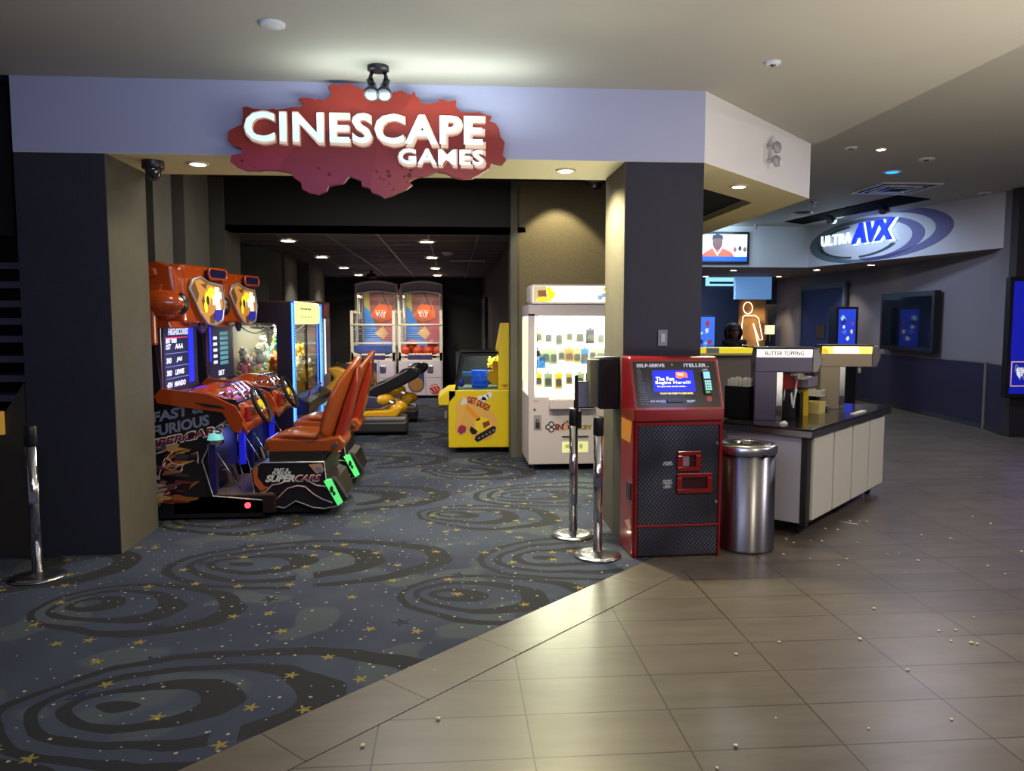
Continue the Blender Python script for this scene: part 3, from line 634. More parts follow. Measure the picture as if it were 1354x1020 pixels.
def sign_mat():
    m = bpy.data.materials.new('faceted_red_sign'); m.use_nodes = True; t = NT(m); p = t.n['Principled BSDF']; o, x, y, z = t.co(); g = t.m
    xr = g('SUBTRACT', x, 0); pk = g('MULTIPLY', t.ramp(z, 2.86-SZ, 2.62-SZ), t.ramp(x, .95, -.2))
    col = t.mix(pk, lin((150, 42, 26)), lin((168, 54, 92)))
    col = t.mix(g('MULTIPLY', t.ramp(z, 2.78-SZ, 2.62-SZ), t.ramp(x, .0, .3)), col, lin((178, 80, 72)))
    v = t.n.new('ShaderNodeTexVoronoi'); v.inputs['Scale'].default_value = 2.6; v.feature = 'F1'; q = t.n.new('ShaderNodeSeparateColor')
    t.l.new(v.outputs['Color'], q.inputs[0]); t.l.new(t.comb(x, 0, g('MULTIPLY', z, .8)), v.inputs['Vector'])
    col = t.mix(g('MULTIPLY', q.outputs[0], .62), col, lin((96, 20, 20)))
    t.l.new(col, p.inputs['Base Color']); p.inputs['Roughness'].default_value = .5; return m
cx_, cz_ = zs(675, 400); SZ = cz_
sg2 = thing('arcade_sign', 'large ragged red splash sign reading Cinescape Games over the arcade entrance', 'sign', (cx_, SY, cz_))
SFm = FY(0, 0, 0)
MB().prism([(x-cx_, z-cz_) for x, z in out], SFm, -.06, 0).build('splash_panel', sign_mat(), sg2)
dk = mat('dark_red_speck', (96, 18, 30), .6)
sp = []
for x, y, r in ((105,495,5),(160,525,3),(457,531,5),(505,558,7),(725,548,4),(775,545,7),(780,565,7),(838,520,6),(872,562,9),(850,568,5),(755,582,4),(780,602,4),(800,628,4),(738,575,4),(720,540,4),(880,540,6),(860,595,3)):
    a = zs(x, y); sp.append(circ(a[0]-cx_, a[1]-cz_, r*.0018, n=10))
flats('specks', sp, SFm, dk, sg2, .002)
def zl(x0, y0, x1, y1): a = zs(x0, y0); b = zs(x1, y1); return (a[0]+b[0])/2-cx_, (a[1]+b[1])/2-cz_, b[0]-a[0], a[1]-b[1]
for s, L in (('CINESCAPE', (120, 275, 1212, 435)), ('GAMES', (822, 445, 1215, 526))):
    x, z, w, h = zl(*L); dx, dz = .006, -.006
    nm = 'large_lettering' if s[0] == 'C' else 'small_lettering'
    r_ = text(nm, s, w+.02, h+.02, T(SFm, x+dx, z+dz, .0)@Matrix.Rotation(math.radians(-.3), 4, 'Z'), M['sign_rim'], sg2, .045, .035 if s[0] == 'C' else .035, spacing=1.08)
    f_ = text('letter_face', s, w-.012, h-.012, T(SFm, x, z, .045), M['sign_face'], r_, .02, .02, spacing=1.08)
light('sign_letter_glow', 'AREA', (-.2, 5.2, 2.95), 7, (.85, 1, .95), 1.4, rot=(math.radians(172), 0, 0), sy=.12)
# ================================================================== racing simulators
def racer(loc, label, near):
    t = thing('racing_simulator', label, 'arcade machine', loc, 0, 'driving arcade machines with orange seats')
    W = .95    # depth along y
    # side panels: profile in x,z
    prof = [(-.55, .02), (.42, .02), (.42, .16), (.02, .20), (-.06, .50), (-.01, .60), (.0, .72), (.10, .80), (.26, .90), (.22, 1.0), (-.06, 1.03), (-.36, 1.06), (-.42, 1.64), (-.55, 1.66)]
    art = mat('side_art_panel', (26, 22, 26), .35)
    for y in (0, W-.03):
        s = MB().prism(prof, FY(0, y+.03, 0), 0, .03).build('side_panel', art, t)
        MB().tube([(x, y-.001, z) for x, z in prof[2:9]], .006, 6).build('edge_trim', mat('silver_edging', (170, 170, 175), .35, .5), s)
        if y == 0:
            F = FY(0, -.001, 0); rn = random.Random(4)
            th = math.radians(12)
            def tilt(x, z, d=.004): return T(F, x, z, d) @ Matrix.Rotation(th, 4, 'Z')
            text('logo_lettering', 'FAST &', .42, .085, tilt(-.24, .90), mat('slate_lettering', (120, 128, 156), .4), s, .003, .04, .2)
            text('logo_lettering', 'FURIOUS', .48, .09, tilt(-.22, .79), MATS['slate_lettering'], s, .003, .04, .2)
            text('logo_lettering', 'SUPERCARS', .72, .08, tilt(-.22, .69), M['white_ink'], s, .003, .05, .3)
            text('logo_lettering', 'SUPERCARS', .70, .062, tilt(-.22, .69, .007), mat('crimson_lettering', (120, 20, 40), .4), s, .002, .02, .3)
            cl = [(150, 90, 40), (190, 150, 80), (120, 40, 40), (90, 70, 90), (170, 160, 160), (60, 50, 60)]
            for i in range(64):
                x = rn.uniform(-.5, -.08); z = rn.uniform(.1, .62); w = rn.uniform(.04, .2); h = rn.uniform(.008, .045); a = rn.uniform(-.02, .06)
                flat('streak', [(x, z), (x+w, z+a), (x+w*1.1, z+a+h*.5), (x+w*.5, z+h+a*.6), (x+.01, z+h)], F, mat('streak_ink%d' % (i % 6), cl[i % 6], .4), s, .002+.0001*i) if x+w*1.1 < (-.02 if z > .55 else -.07) else None
            for i in range(4):
                pts = [(-.34+rn.uniform(-.05, .2), .58-.03*i)]
                for k in range(5): pts.append((pts[-1][0]+rn.uniform(-.06, .09), pts[-1][1]+rn.uniform(-.08, .03)))
                MB().tube([F @ Vector((min(-.09, max(-.5, x)), z, .003)) for x, z in pts], .0045, 5).build('lightning', mat('lightning_ink', (215, 170, 180), .5), s)
    MB().box(-.55, -.12, .03, W-.03, .02, 1.0).box(-.55, -.42, .03, W-.03, 1.0, 1.6).build('cabinet_body', M['black'], t)
    # monitor facing +X
    mon = MB().box(-.42, -.36, .02, W-.02, 1.0, 1.66).build('monitor', mat('purple_black_bezel', (60, 34, 52), .2), t, bev=.01)
    F = FX(-.36, 0, 0)
    flat('screen', rrect(.07, 1.06, W-.07, 1.6, .03), F, em('race_screen', (16, 18, 44), 1.0), mon, .004)
    bl = em('race_screen_blue', (20, 30, 235), 1.6)
    if near:
        flat('screen_glow', rect(W-.28, 1.1, W-.15, 1.58), T(F, 0, 0, .004), bl, mon, .001)
        flats('rows', [rect(.1, z, W-.3, z+.006) for z in (1.16, 1.26, 1.37)], T(F, 0, 0, .005), em('row_line', (110, 110, 170), .8), mon, .001)
        tw = em('screen_text', (215, 215, 235), 1.0)
        text('screen_lettering', 'HIGHSCORES', .5, .055, T(F, .42, 1.555, .006), tw, mon, .001, .03, .25)
        text('screen_lettering', 'BEST TIMES', .26, .04, T(F, .24, 1.48, .006), tw, mon, .001, .03, .25)
        for i, z in enumerate((1.43, 1.315, 1.21, 1.11)):
            text('screen_lettering', ('1ST', '2ND', '3RD', '4TH')[i], .12, .045, T(F, .17, z, .006), tw, mon, .001, .03, .2)
            text('screen_lettering', ('AAA', 'JAS', 'LEWIS', 'HANDO')[i], (.2, .14, .22, .28)[i], .045, T(F, .42, z, .006), tw, mon, .001, .03, .2)
        flat('screen_bar', rect(.1, 1.5, W-.3, 1.51), T(F, 0, 0, .005), em('race_magenta', (190, 40, 100), 1), mon, .001)
    else:
        flat('screen_glow', rect(.08, 1.25, .13, 1.6), T(F, 0, 0, .004), bl, mon, .001)
        for i in range(5): flat('menu_tick', rect(.2, 1.22+.06*i, .32, 1.25+.06*i), T(F, 0, 0, .005), em('screen_text', (215, 215, 235), 1.0), mon, .001)
        flats('list', [rect(.42, 1.2+.05*i, .7, 1.235+.05*i) for i in range(7)], T(F, 0, 0, .005), em('screen_teal', (90, 150, 170), .6), mon, .001)
        text('screen_lettering', 'BET', .2, .05, T(F, .45, 1.12, .006), MATS['screen_text'], mon, .001, .03)
    # orange dashboard shaped like a car nose
    def hood(u, v):
        y = .02+u*(W-.04); e = abs(u-.5)*2
        x = -.36+v*.66; cr = .99+.09*math.sin(v*2.6)*(1-.55*e**3)+.05*math.cos(u*PI*4)*math.sin(v*PI)-.12*v*v
        if v > .82: cr -= (v-.82)*1.0
        return Vector((x, y, cr))
    h = MB().grid(hood, 25, 14).build('dashboard_hood', M['orange'], t, solid=.02)
    MB().prism([(-.36, .84), (.08, .80), (.20, .76), (.27, .86), (.26, .96), (.14, 1.0), (-.36, 1.03)], FY(0, W/2, 0), -W/2+.02, W/2-.02).build('dashboard_fairing', M['orange'], t, bev=.03, seg=3)
    MB().prism([(-.40, .98), (-.1, .93), (.12, .90), (.20, .74), (.26, .72), (.29, .84), (.23, .95), (.02, 1.05), (-.36, 1.10), (-.42, 1.04)], FY(0, -.003, 0), 0, .02).build('side_flame', M['orange'], t, bev=.006)
    MB().prism([(-.10, .985), (.10, .955), (.15, .93), (.0, .945)], FY(0, -.02, 0), .0, .006).build('side_slot', M['black'], t)
    eng = MB()
    for i in range(6): eng.cyl((.02+.04*i, .2+.1*(i % 3), 1.02), (.05+.04*i, .26+.1*(i % 3), 1.04), .022, .015, 10)
    for i in range(3): eng.tube([(.0, .3+.14*i, 1.08), (.12, .32+.14*i, 1.1), (.2, .3+.14*i, 1.02), (.25, .3+.14*i, .93)], .014, 8)
    eng.build('engine_pipes', M['chrome'], t)
    MB().box(.2, .29, .12, .3, .8, .93).build('button_panel', M['red'], t, bev=.015); MB().box(.2, .29, .62, .8, .8, .93).build('button_panel', M['red'], t, bev=.015)
    # steering wheel
    wc = Vector((.33, .42, .915)); ax = Vector((1, 0, .45)).normalized(); q = ax.to_track_quat('Z', 'Y').to_matrix()
    w = MB().tube([wc+q@Vector((.165*math.cos(a*PI/16), .165*math.sin(a*PI/16), 0)) for a in range(32)], .018, 10, True).build('steering_wheel', M['rubber'], t)
    b = MB().cyl(wc-ax*.03, wc+ax*.01, .05, .05, 16).build('horn_boss', M['yellow'], w)
    b = MB()
    for a in (PI/2+.0, PI*7/6, PI*11/6): b.cyl(wc, wc+q@Vector((.155*math.cos(a), .155*math.sin(a), 0)), .012, .01, 8)
    b.cyl(wc-ax*.16, wc-ax*.02, .03, .03, 12); b.build('spokes', M['steel'], w)
    # lower front, domes, struts, platform
    MB().box(-.12, -.02, .03, W-.03, .2, .8).build('kick_panel', art, t)
    MB().prism([(-.08, .68), (.02, .72), (.10, .80), (.25, .92), (.24, .98), (-.08, .98)], FY(0, W/2, 0), -W/2+.03, W/2-.03).build('dash_underside', M['black'], t)
    for y in (.0, W-.05):
        a = MB().lathe([(.0, .075), (.03, .068), (.055, .045), (.066, .0), (.06, -.03), (0, -.04)], (.045, y+.03, .67), 24).build('dome_lamp', em('iridescent_lamp', (110, 190, 190), .9), t)
        MB().lathe([(.069, 0), (.069, -.03), (.05, -.045)], (.045, y+.03, .67), 24).build('lamp_collar', M['chrome'], a)
        c = MB().box(.0, .05, y, y+.05, .30 if y else .22, .63).build('led_post', mat('violet_panel', (34, 30, 90), .3) if y == 0 else em('blue_post', (24, 30, 190), .8), t)
        MB().cyl((.05, y+.05, .55), (.22, y+.12, .22), .006, .006, 6).build('stay_rod', M['steel'], t)
    pl = MB().box(-.3, .52, .0, W, .05, .2).build('platform', mat('dark_maroon_panel', (40, 20, 24), .35), t, bev=.005)
    tp = MB().box(.0, .5, .02, W-.02, .2, .206)
    for i in range(12): tp.box(.02+.04*i, .032+.04*i, .03, W-.03, .206, .211)
    tp.build('tread_plate', mat('tread_plate_metal', (120, 100, 92), .4, .5), pl)
    MB().cyl((.3, -.012, .12), (.3, 0, .12), .024, .024, 16).build('red_lamp', em('red_lamp_glow', (255, 40, 50), 8), pl)
    MB().lathe([(0, .0), (.03, .0), (.03, .03), (.008, .035), (.008, .06)], (.15, .06, 0), 12).lathe([(0, .0), (.03, .0), (.03, .03), (.008, .035), (.008, .06)], (.4, .06, 0), 12).build('levelling_foot', M['dsteel'], pl)
    for yp in (.35, .55): MB().prism([(.06, .21), (.09, .21), (.04, .36), (.01, .36)], FY(0, yp, 0), -.04, .04).build('pedal', M['steel'], t)
    # seat base
    NB = len(bpy.data.objects)
    sb = [(.50, .16), (.62, .10), (.80, .07), (.92, .13), (1.10, .07), (1.22, .06), (1.40, .09), (1.32, .27), (1.24, .30), (1.22, .46), (.58, .46), (.46, .40)]
    B_ = MB().prism(sb, FY(0, W/2, 0), -W/2+.08, W/2-.08).build('seat_base', art, t)
    MB().prism([(.46, .10), (1.36, .10), (1.25, .02), (.5, .02)], FY(0, W/2, 0), -W/2+.14, W/2-.14).build('base_skirt', M['matte'], t)
    MB().tube([(x, .078, z) for x, z in sb], .006, 6, True).build('edge_trim', MATS['silver_edging'], B_)
    F = FY(0, .078, 0)
    text('logo_lettering', 'FAST &\nFURIOUS', .2, .055, T(F, .78, .385, .002), M['white_ink'], B_, .003, .04, .25)
    text('logo_lettering', 'SUPERCARS', .58, .062, T(F, .90, .325, .002), M['white_ink'], B_, .003, .05, .35)
    text('logo_lettering', 'CARS', .26, .044, T(F, 1.06, .325, .005), MATS['crimson_lettering'], B_, .002, .03, .35)
    lk = MATS['lightning_ink'] if 'lightning_ink' in MATS else mat('lightning_ink', (215, 170, 180), .5)
    for pts in ([(.54, .20), (.62, .22), (.68, .27), (.76, .28), (.82, .30)], [(.70, .13), (.76, .18), (.84, .24), (.94, .26), (1.02, .25), (1.10, .19), (1.2, .14), (1.3, .11)], [(1.05, .30), (1.14, .26), (1.24, .25)], [(.56, .17), (.64, .17)]):
        MB().tube([F @ Vector((x, z, .001)) for x, z in pts], .006, 5).build('lightning', lk, B_)
    flat('flame', [(.48, .40), (.54, .44), (.53, .34), (.60, .26), (.66, .25), (.56, .22), (.5, .28)], F, mat('flame_ink', (190, 90, 50), .4), B_, .002)
    flat('flame', [(1.06, .44), (1.2, .45), (1.22, .38), (1.14, .36)], F, mat('peach_ink', (190, 140, 110), .4), B_, .002)
    flat('flame', [(1.12, .41), (1.19, .42), (1.2, .36)], T(F, 0, 0, .002), mat('periwinkle_ink', (110, 120, 190), .4), B_, .002)
    gl = em('green_glow_panel', (90, 225, 120), .8)
    for y in (.05,):
        e = MB().prism([(1.22, .30), (1.30, .31), (1.42, .12), (1.36, .09)], FY(0, y+.08, 0), 0, .08).build('rear_light_box', gl, t)
        MB().prism([(1.30, .33), (1.345, .30), (1.46, .15), (1.42, .11)], FY(0, y+.09, 0), -.01, .09).build('bumper', M['rubber'], e)
        MB().ell((1.30, y-.001, .23), (.02, .004, .03), 8).ell((1.325, y-.001, .195), (.016, .004, .02), 8).build('lamp_marks', mat('dark_green_mark', (20, 70, 40), .5), e)
    MB().box(.62, 1.18, .2, W-.2, .46, .53).build('seat_rail', M['matte'], t)
    # seat shell
    yc = W/2-.02
    SM = Vector((1.04, 0, .62))
    path = [(.52, .62), (.64, .64), (.80, .62), (.95, .60), (1.04, .66), (1.09, .80), (1.15, .96), (1.22, 1.12), (1.27, 1.24), (1.31, 1.34)]
    wid = [.21, .235, .25, .255, .27, .28, .28, .22, .14, .05]; bol = [.01, .03, .05, .06, .09, .10, .10, .08, .04, .0]
    def seat(u, v):
        k = v*(len(path)-1); i = min(int(k), len(path)-2); f = k-i
        def L(a): return a[i]*(1-f)+a[i+1]*f
        x = path[i][0]*(1-f)+path[i+1][0]*f; z = path[i][1]*(1-f)+path[i+1][1]*f
        dx, dz = path[i+1][0]-path[i][0], path[i+1][1]-path[i][1]; n = Vector((-dz, 0, dx)).normalized()
        s = (u-.5)*2; b = L(bol)*max(0, (abs(s)-.45)/.55)**1.4
        return Vector((x, yc+s*L(wid), z))+n*b
    MB().grid(seat, 17, 30).build('seat_shell', M['seat'], t, solid=.045, bev=0, sub=1)
    cb = MB()
    cb.prism([(.47, .53), (1.16, .53), (1.19, .60), (1.14, .66), (1.0, .64), (.5, .645), (.44, .62)], FY(0, yc, 0), -.24, .24)
    cb.build('seat_cushion_tub', M['seat'], t, bev=.03, seg=3)
    MB().prism([(1.06, .60), (1.14, .58), (1.22, .8), (1.30, 1.12), (1.30, 1.26), (1.24, 1.12), (1.16, .92)], FY(0, yc, 0), -.15, .15).build('seat_back_shell', mat('seat_back_red', (150, 40, 20), .3, coat=.5), t, bev=.04, seg=3)
    MB().cyl((1.10, yc-.25, .58), (1.10, yc-.235, .58), .025, .025, 14).build('seat_bolt', M['steel'], t)
    for o_ in list(t.children):     # squeeze seat and base along x to their real length
        nm = o_.name.split('.')[0]
        if nm in ('seat_base', 'base_skirt', 'rear_light_box', 'seat_rail'): f_ = lambda x: .34+(x-.5)*.80
        elif nm in ('seat_shell', 'seat_cushion_tub', 'seat_back_shell', 'seat_bolt'): f_ = lambda x: .46+(x-.52)*.92
        else: continue
        for q_ in [o_]+list(o_.children):
            for v_ in q_.data.vertices: v_.co.x = f_(v_.co.x)
    # topper
    NT0 = set(bpy.data.objects)
    tp = MB()
    tp.prism([(-.58, 1.70), (-.16, 1.66), (-.02, 1.74), (.02, 1.90), (.0, 2.13), (-.14, 2.18), (-.44, 2.10), (-.50, 1.92)], FY(0, W/2, 0), -W/2+.02, W/2-.02)
    T_ = tp.build('topper_shell', M['orange'], t, bev=.035, seg=3)
    MB().prism([(-.5, 1.65), (-.02, 1.63), (-.04, 1.69), (-.5, 1.74)], FY(0, W/2, 0), -W/2, W/2).build('topper_base', M['orange'], t, bev=.012)
    MB().ell((-.10, .0, 1.83), (.20, .12, .115), 20).build('headlight_pod', M['orange'], T_)
    MB().prism([(-.36, 1.98), (-.12, 2.06), (-.14, 2.12), (-.30, 2.13), (-.42, 2.06)], FY(0, .06, 0), 0, .06).prism([(-.34, 1.9), (-.1, 1.93), (-.08, 1.99), (-.34, 1.97)], FY(0, .02, 0), 0, .03).build('fin', M['orange'], T_, bev=.015)
    MB().ell((.05, .02, 1.83), (.06, .07, .09), 14).build('pod_grille', M['plastic'], T_)
    A = FR((-.03, 0, 1.87), (.2, .93, 0), (-.05, .0, 1))
    MB().prism([(-.2, .2), (.0, .24), (.145, .84), (.13, .93), (-.2, .93)], Matrix.Translation((0, 0, 1.67)), 0, .50).build('art_housing', M['orange'], T_, bev=.03, seg=3)
    ov = [(W*.30, .10), (W*.36, .17), (W*.5, .20), (W*.62, .16), (W*.86, .14), (W*.90, -.02), (W*.84, -.17), (W*.7, -.22), (W*.56, -.2), (W*.44, -.10)]
    MB().tube([A @ Vector((x, z, .012)) for x, z in ov], .012, 6, True).build('art_rim', MATS['silver_edging'], T_)
    flat('art_panel', ov, A, em('art_amber', (190, 130, 60), .35), T_, .008, .0)
    flats('engine_art', [circ(W*.60, .02, .05, .06, 12), circ(W*.68, .07, .06, .05, 12), circ(W*.56, -.06, .03, .05, 12)], T(A, 0, 0, .008), em('art_yellow', (230, 215, 50), .6), T_, .003)
    flats('exhaust_art', [rect(W*.74, -.08, W*.82, .12), rect(W*.69, -.04, W*.8, .05), rect(W*.76, .02, W*.86, .08)], T(A, 0, 0, .010), em('art_white', (235, 235, 220), .7), T_, .003)
    flats('engine_mark', [circ(W*.60, .0, .022, .04, 10)], T(A, 0, 0, .012), mat('art_dark', (40, 34, 30), .5), T_, .003)
    flat('engine_art', [(W*.72, -.08), (W*.86, -.08), (W*.86, -.15), (W*.75, -.19), (W*.68, -.16)], T(A, 0, 0, .013), em('art_blue', (40, 36, 150), .5), T_, .003)
    for q_ in ([(W*.32, .09), (W*.4, .16), (W*.46, .05), (W*.4, -.05)], [(W*.5, .0), (W*.58, .08), (W*.6, -.02), (W*.53, -.1)], [(W*.62, -.14), (W*.72, -.1), (W*.7, -.2), (W*.62, -.2)], [(W*.5, .14), (W*.62, .15), (W*.58, .1)]): flat('art_shade', q_, T(A, 0, 0, .0085), mat('umber_art', (110, 74, 40), .5), T_, .002)
    flat('roof_scoop', rrect(W*.60, .19, W*.93, .28, .04), T(A, 0, 0, .02), mat('scoop_navy', (30, 26, 60), .2), T_, .02)
    MB().tube([A @ Vector((x, z, .04)) for x, z in rrect(W*.60, .19, W*.93, .28, .04)], .012, 6, True).build('scoop_rim', M['orange'], T_)
    MB().ell((.03, W*.62, 1.64), (.03, .06, .06), 12).build('topper_lamp', mat('purple_lens', (70, 30, 90), .15), T_)
    for o_ in set(bpy.data.objects)-NT0:
        if o_.parent is t: o_.location = (-.24, 0, -.045)
    return t
racer((-2.0, 6.52, 0), 'nearest driving arcade machine with an orange seat and highscore screen', True)
racer((-2.0, 7.72, 0), 'second driving arcade machine with an orange seat, behind the nearest one', False)
MB().box(-.02, .02, -.3, .3, 0, .3)
wb = tag(MB().box(-2.6, -2.36, 6.42, 6.5, 1.45, 1.76).build('wall_speaker', M['orange'], None, bev=.02), 'small orange box behind the near driving machine beside the column', 'box')
light('racer_blue', 'AREA', (-1.85, 7.05, 1.25), 3, (.2, .25, 1), .4, rot=(0, math.radians(60), 0))
light('racer_blue', 'POINT', (-1.75, 7.6, .55), 1.5, (.2, .25, 1), .08)
# ================================================================== plush
PC = {'white': (235, 230, 220), 'pink': (235, 130, 140), 'orange': (235, 140, 50), 'yellow': (240, 215, 90), 'teal': (110, 190, 190), 'cream': (240, 222, 170), 'red': (200, 50, 50), 'blue': (70, 120, 210)}
def plush_proto(col):
    t = thing('plush_toy', '', 'plush toy'); m = mat('plush_'+col, PC[col], .9, bump=.4, bs=120)
    MB().ell((0, 0, .07), (.075, .07, .08), 12).build('body', m, t)
    MB().ell((0, 0, .17), (.062, .06, .056), 12).ell((-.045, 0, .22), .022, 8).ell((.045, 0, .22), .022, 8).build('head', m, t)
    MB().ell((-.075, .02, .09), (.03, .025, .045), 8).ell((.075, .02, .09), (.03, .025, .045), 8).ell((-.04, .06, .02), (.03, .045, .025), 8).ell((.04, .06, .02), (.03, .045, .025), 8).build('limbs', m, t)
    MB().ell((-.022, .056, .18), .008, 6).ell((.022, .056, .18), .008, 6).build('eyes', M['black'], t)
    return t
protos = {}
def plush(col, loc, rz, tilt, label, group, s=1.0):
    if col not in protos: protos[col] = o = plush_proto(col)
    else: o = copy_tree(protos[col])
    o.location = loc; o.rotation_euler = (tilt, tilt*.6, rz); o['label'] = label; o['group'] = group; o.scale = (s, s, s)
    return o
def heap(x0, x1, y0, y1, z, n, cols, where, group, s=1.0, seed=1):
    rn = random.Random(seed); placed = []
    for i in range(n):
        for _ in range(60):
            x = rn.uniform(x0, x1); y = rn.uniform(y0, y1); L = 0
            while any((x-a)**2+(y-b)**2 < (.17*s)**2 and abs(L-c) < .5 for a, b, c in placed) and L < 3: L += 1
            if L < 2: break
        placed.append((x, y, L)); col = cols[i % len(cols)]
        plush(col, (x, y, z+.01+L*.15*s), rn.uniform(0, 6.28), rn.uniform(-.3, .3), '%s plush toy in the heap %s' % (col, where), group, s)
# ================================================================== crane machines on the left
def crane(loc, L, label, name='claw_machine', marquee=True, ledc=True):
    t = thing(name, label, 'claw machine', loc); X = .73
    MB().box(0, X, 0, L, .04, .78).build('lower_cabinet', mat('violet_black_laminate', (34, 26, 38), .3), t, bev=.008)
    MB().box(0, X, 0, L, 1.62, 1.86).build('upper_cabinet', MATS['violet_black_laminate'], t, bev=.008)
    for q_ in [(x, x+.05, y, y+.05) for x in (0, X-.05) for y in (0, L-.05)]+[(X-.03, X, L/2-.02, L/2+.02)]: MB().box(*q_, .78, 1.62).build('frame_post', M['black'], t)
    MB().box(0, .05, .05, L-.05, .78, 1.62).build('back_wall', mat('crane_back_panel', (110, 108, 100), .5), t)
    g = MB().box(.05, X-.05, .005, .01, .78, 1.62).build('side_glass', M['glass'], t); MB().box(.05, X-.05, L-.03, L-.01, .78, 1.62).build('end_wall', MATS['crane_back_panel'], t)
    MB().box(X-.01, X-.006, .05, L-.05, .78, 1.62).build('front_glass', M['glass'], t)
    MB().box(.05, X-.04, .02, L-.03, .78, .89).build('prize_bed', M['black'], t); MB().box(X-.17, X-.0, -.004, .004, .04, 1.86).build('side_frame_panel', MATS['violet_black_laminate'], t)
    for k_ in range(3): MB().tube([(.12+.17*k_+.09*a, .1+.1*k_, 1.6-.10*math.sin(PI*a/4)) for a in range(5)], .007, 6).build('white_cable', M['white'], t)
    ga = MB().box(.1, X-.08, L*.35, L*.35+.03, 1.55, 1.58).cyl((.4, L*.35+.015, 1.56), (.4, L*.35+.015, 1.36), .02, .02, 10)
    for a in range(3): c, s = math.cos(a*2.09), math.sin(a*2.09); ga.tube([(.4+.02*c, L*.35+.02*s, 1.36), (.4+.1*c, L*.35+.1*s, 1.28), (.4+.08*c, L*.35+.08*s, 1.18), (.4+.02*c, L*.35+.02*s, 1.12)], .008, 6)
    ga.build('claw', M['chrome'], t)
    if ledc:
        for y in (0, L-.03):
            l = MB().box(X-.002, X+.03, y, y+.045, .05, 1.87).build('led_strip', M['led_blue'], t)
            b = MB()
            for i in range(62): b.box(X+.03, X+.034, y+.008, y+.032, .08+.029*i, .097+.029*i)
            b.box(X+.004, X+.026, y-.004, y, .08, 1.85)
            b.build('led_dots', M['led_core'], l)
    if marquee:
        F = FX(X+.001, 0, 0)
        mq = flat('marquee', rrect(.12, 1.63, L-.12, 1.85, .03), F, em('marquee_lime', (226, 232, 150), 1.2), t, .02)
        rn = random.Random(8); sp = []
        for i in range(26):
            x = .14+(L-.28)*i/25; sp.append([(x-.02, 1.83), (x+.02, 1.83), (x, 1.875)]); sp.append([(x-.02, 1.65), (x, 1.605), (x+.02, 1.65)])
        flats('marquee_rays', sp, T(F, 0, 0, .004), MATS['marquee_lime'], mq, .012)
        flats('marquee_marks', [rect(.5+.2*i, 1.69, .6+.2*i, 1.70) for i in range(4)]+[rect(.45+.12*i, 1.78, .52+.12*i, 1.80) for i in range(6)], T(F, 0, 0, .021), mat('olive_ink', (120, 120, 60), .5), mq, .002)
        MB().prism([(X, .78), (X+.16, .70), (X+.14, .56), (X, .54)], FY(0, L*.5, 0), -L*.42, L*.42).build('control_panel', M['plastic'], t, bev=.015)
        for y in (L*.3, L*.7): MB().cyl((X+.08, y, .74), (X+.09, y, .82), .01, .01, 8).ell((X+.09, y, .83), .02, 8).build('joystick', M['red'], t)
        a = MB().lathe([(.0, .075), (.03, .068), (.055, .045), (.066, .0), (.06, -.03), (0, -.04)], (X+.12, L-.14, .52), 16).build('dome_lamp', MATS['iridescent_lamp'], t)
    light('crane_lamp', 'AREA', (loc[0]+.38, loc[1]+L/2, 1.6), 34, (1, .93, .75), .5, sy=L*.7)
    return t
crane((-2.55, 9.05, 0), 1.9, 'wide dark claw machine edged with blue light strips')
heap(-2.42, -1.91, 9.17, 10.8, .90, 84, ['cream', 'yellow', 'white', 'cream', 'white', 'orange', 'yellow', 'cream', 'white', 'pink', 'teal'], 'inside the blue-lit claw machine', 'plush toys in the blue-lit claw machine', .82, 3)
# slim white and pink prize machine further back
t = thing('prize_machine', 'slim lit white prize machine behind the blue-lit claw machine', 'prize machine', (-2.6, 11.05, 0))
MB().box(0, .72, .0, 1.2, .04, .85).build('lower_cabinet', M['pinkwhite'], t, bev=.01)
MB().box(0, .72, 0, 1.2, 1.68, 1.92).build('header', mat('maroon_header', (90, 36, 40), .4), t, bev=.01)
for q_ in ((.66, .72, 0, .12), (.66, .72, .7, 1.2), (0, .06, 0, .06), (0, .06, 1.14, 1.2)): MB().box(*q_, .85, 1.68).build('frame_post', M['pinkwhite'], t)
MB().box(.0, .03, .06, 1.14, .85, 1.68).build('back_wall', mat('crane_back_panel', (110, 108, 100), .5), t)
MB().box(.70, .705, .12, .7, .85, 1.68).build('front_glass', M['glass'], t)
flat('header_glow', rect(.16, 1.72, .42, 1.88), FX(.722, 0, 0), em('header_orange', (250, 200, 120), 1), t, .004); flat('header_glow', rect(.6, 1.72, .95, 1.88), FX(.722, 0, 0), mat('header_red', (150, 50, 50), .5, emit=.3), t, .004)
MB().box(.721, .735, .13, .16, .86, 1.67).box(.721, .735, .66, .69, .86, 1.67).build('light_tube', em('cool_tube', (225, 235, 235), 1.6), t)
heap(-2.5, -2.05, 11.2, 12.1, .86, 10, ['white', 'blue', 'orange'], 'inside the slim white prize machine', 'plush toys in the slim prize machine', .95, 5)
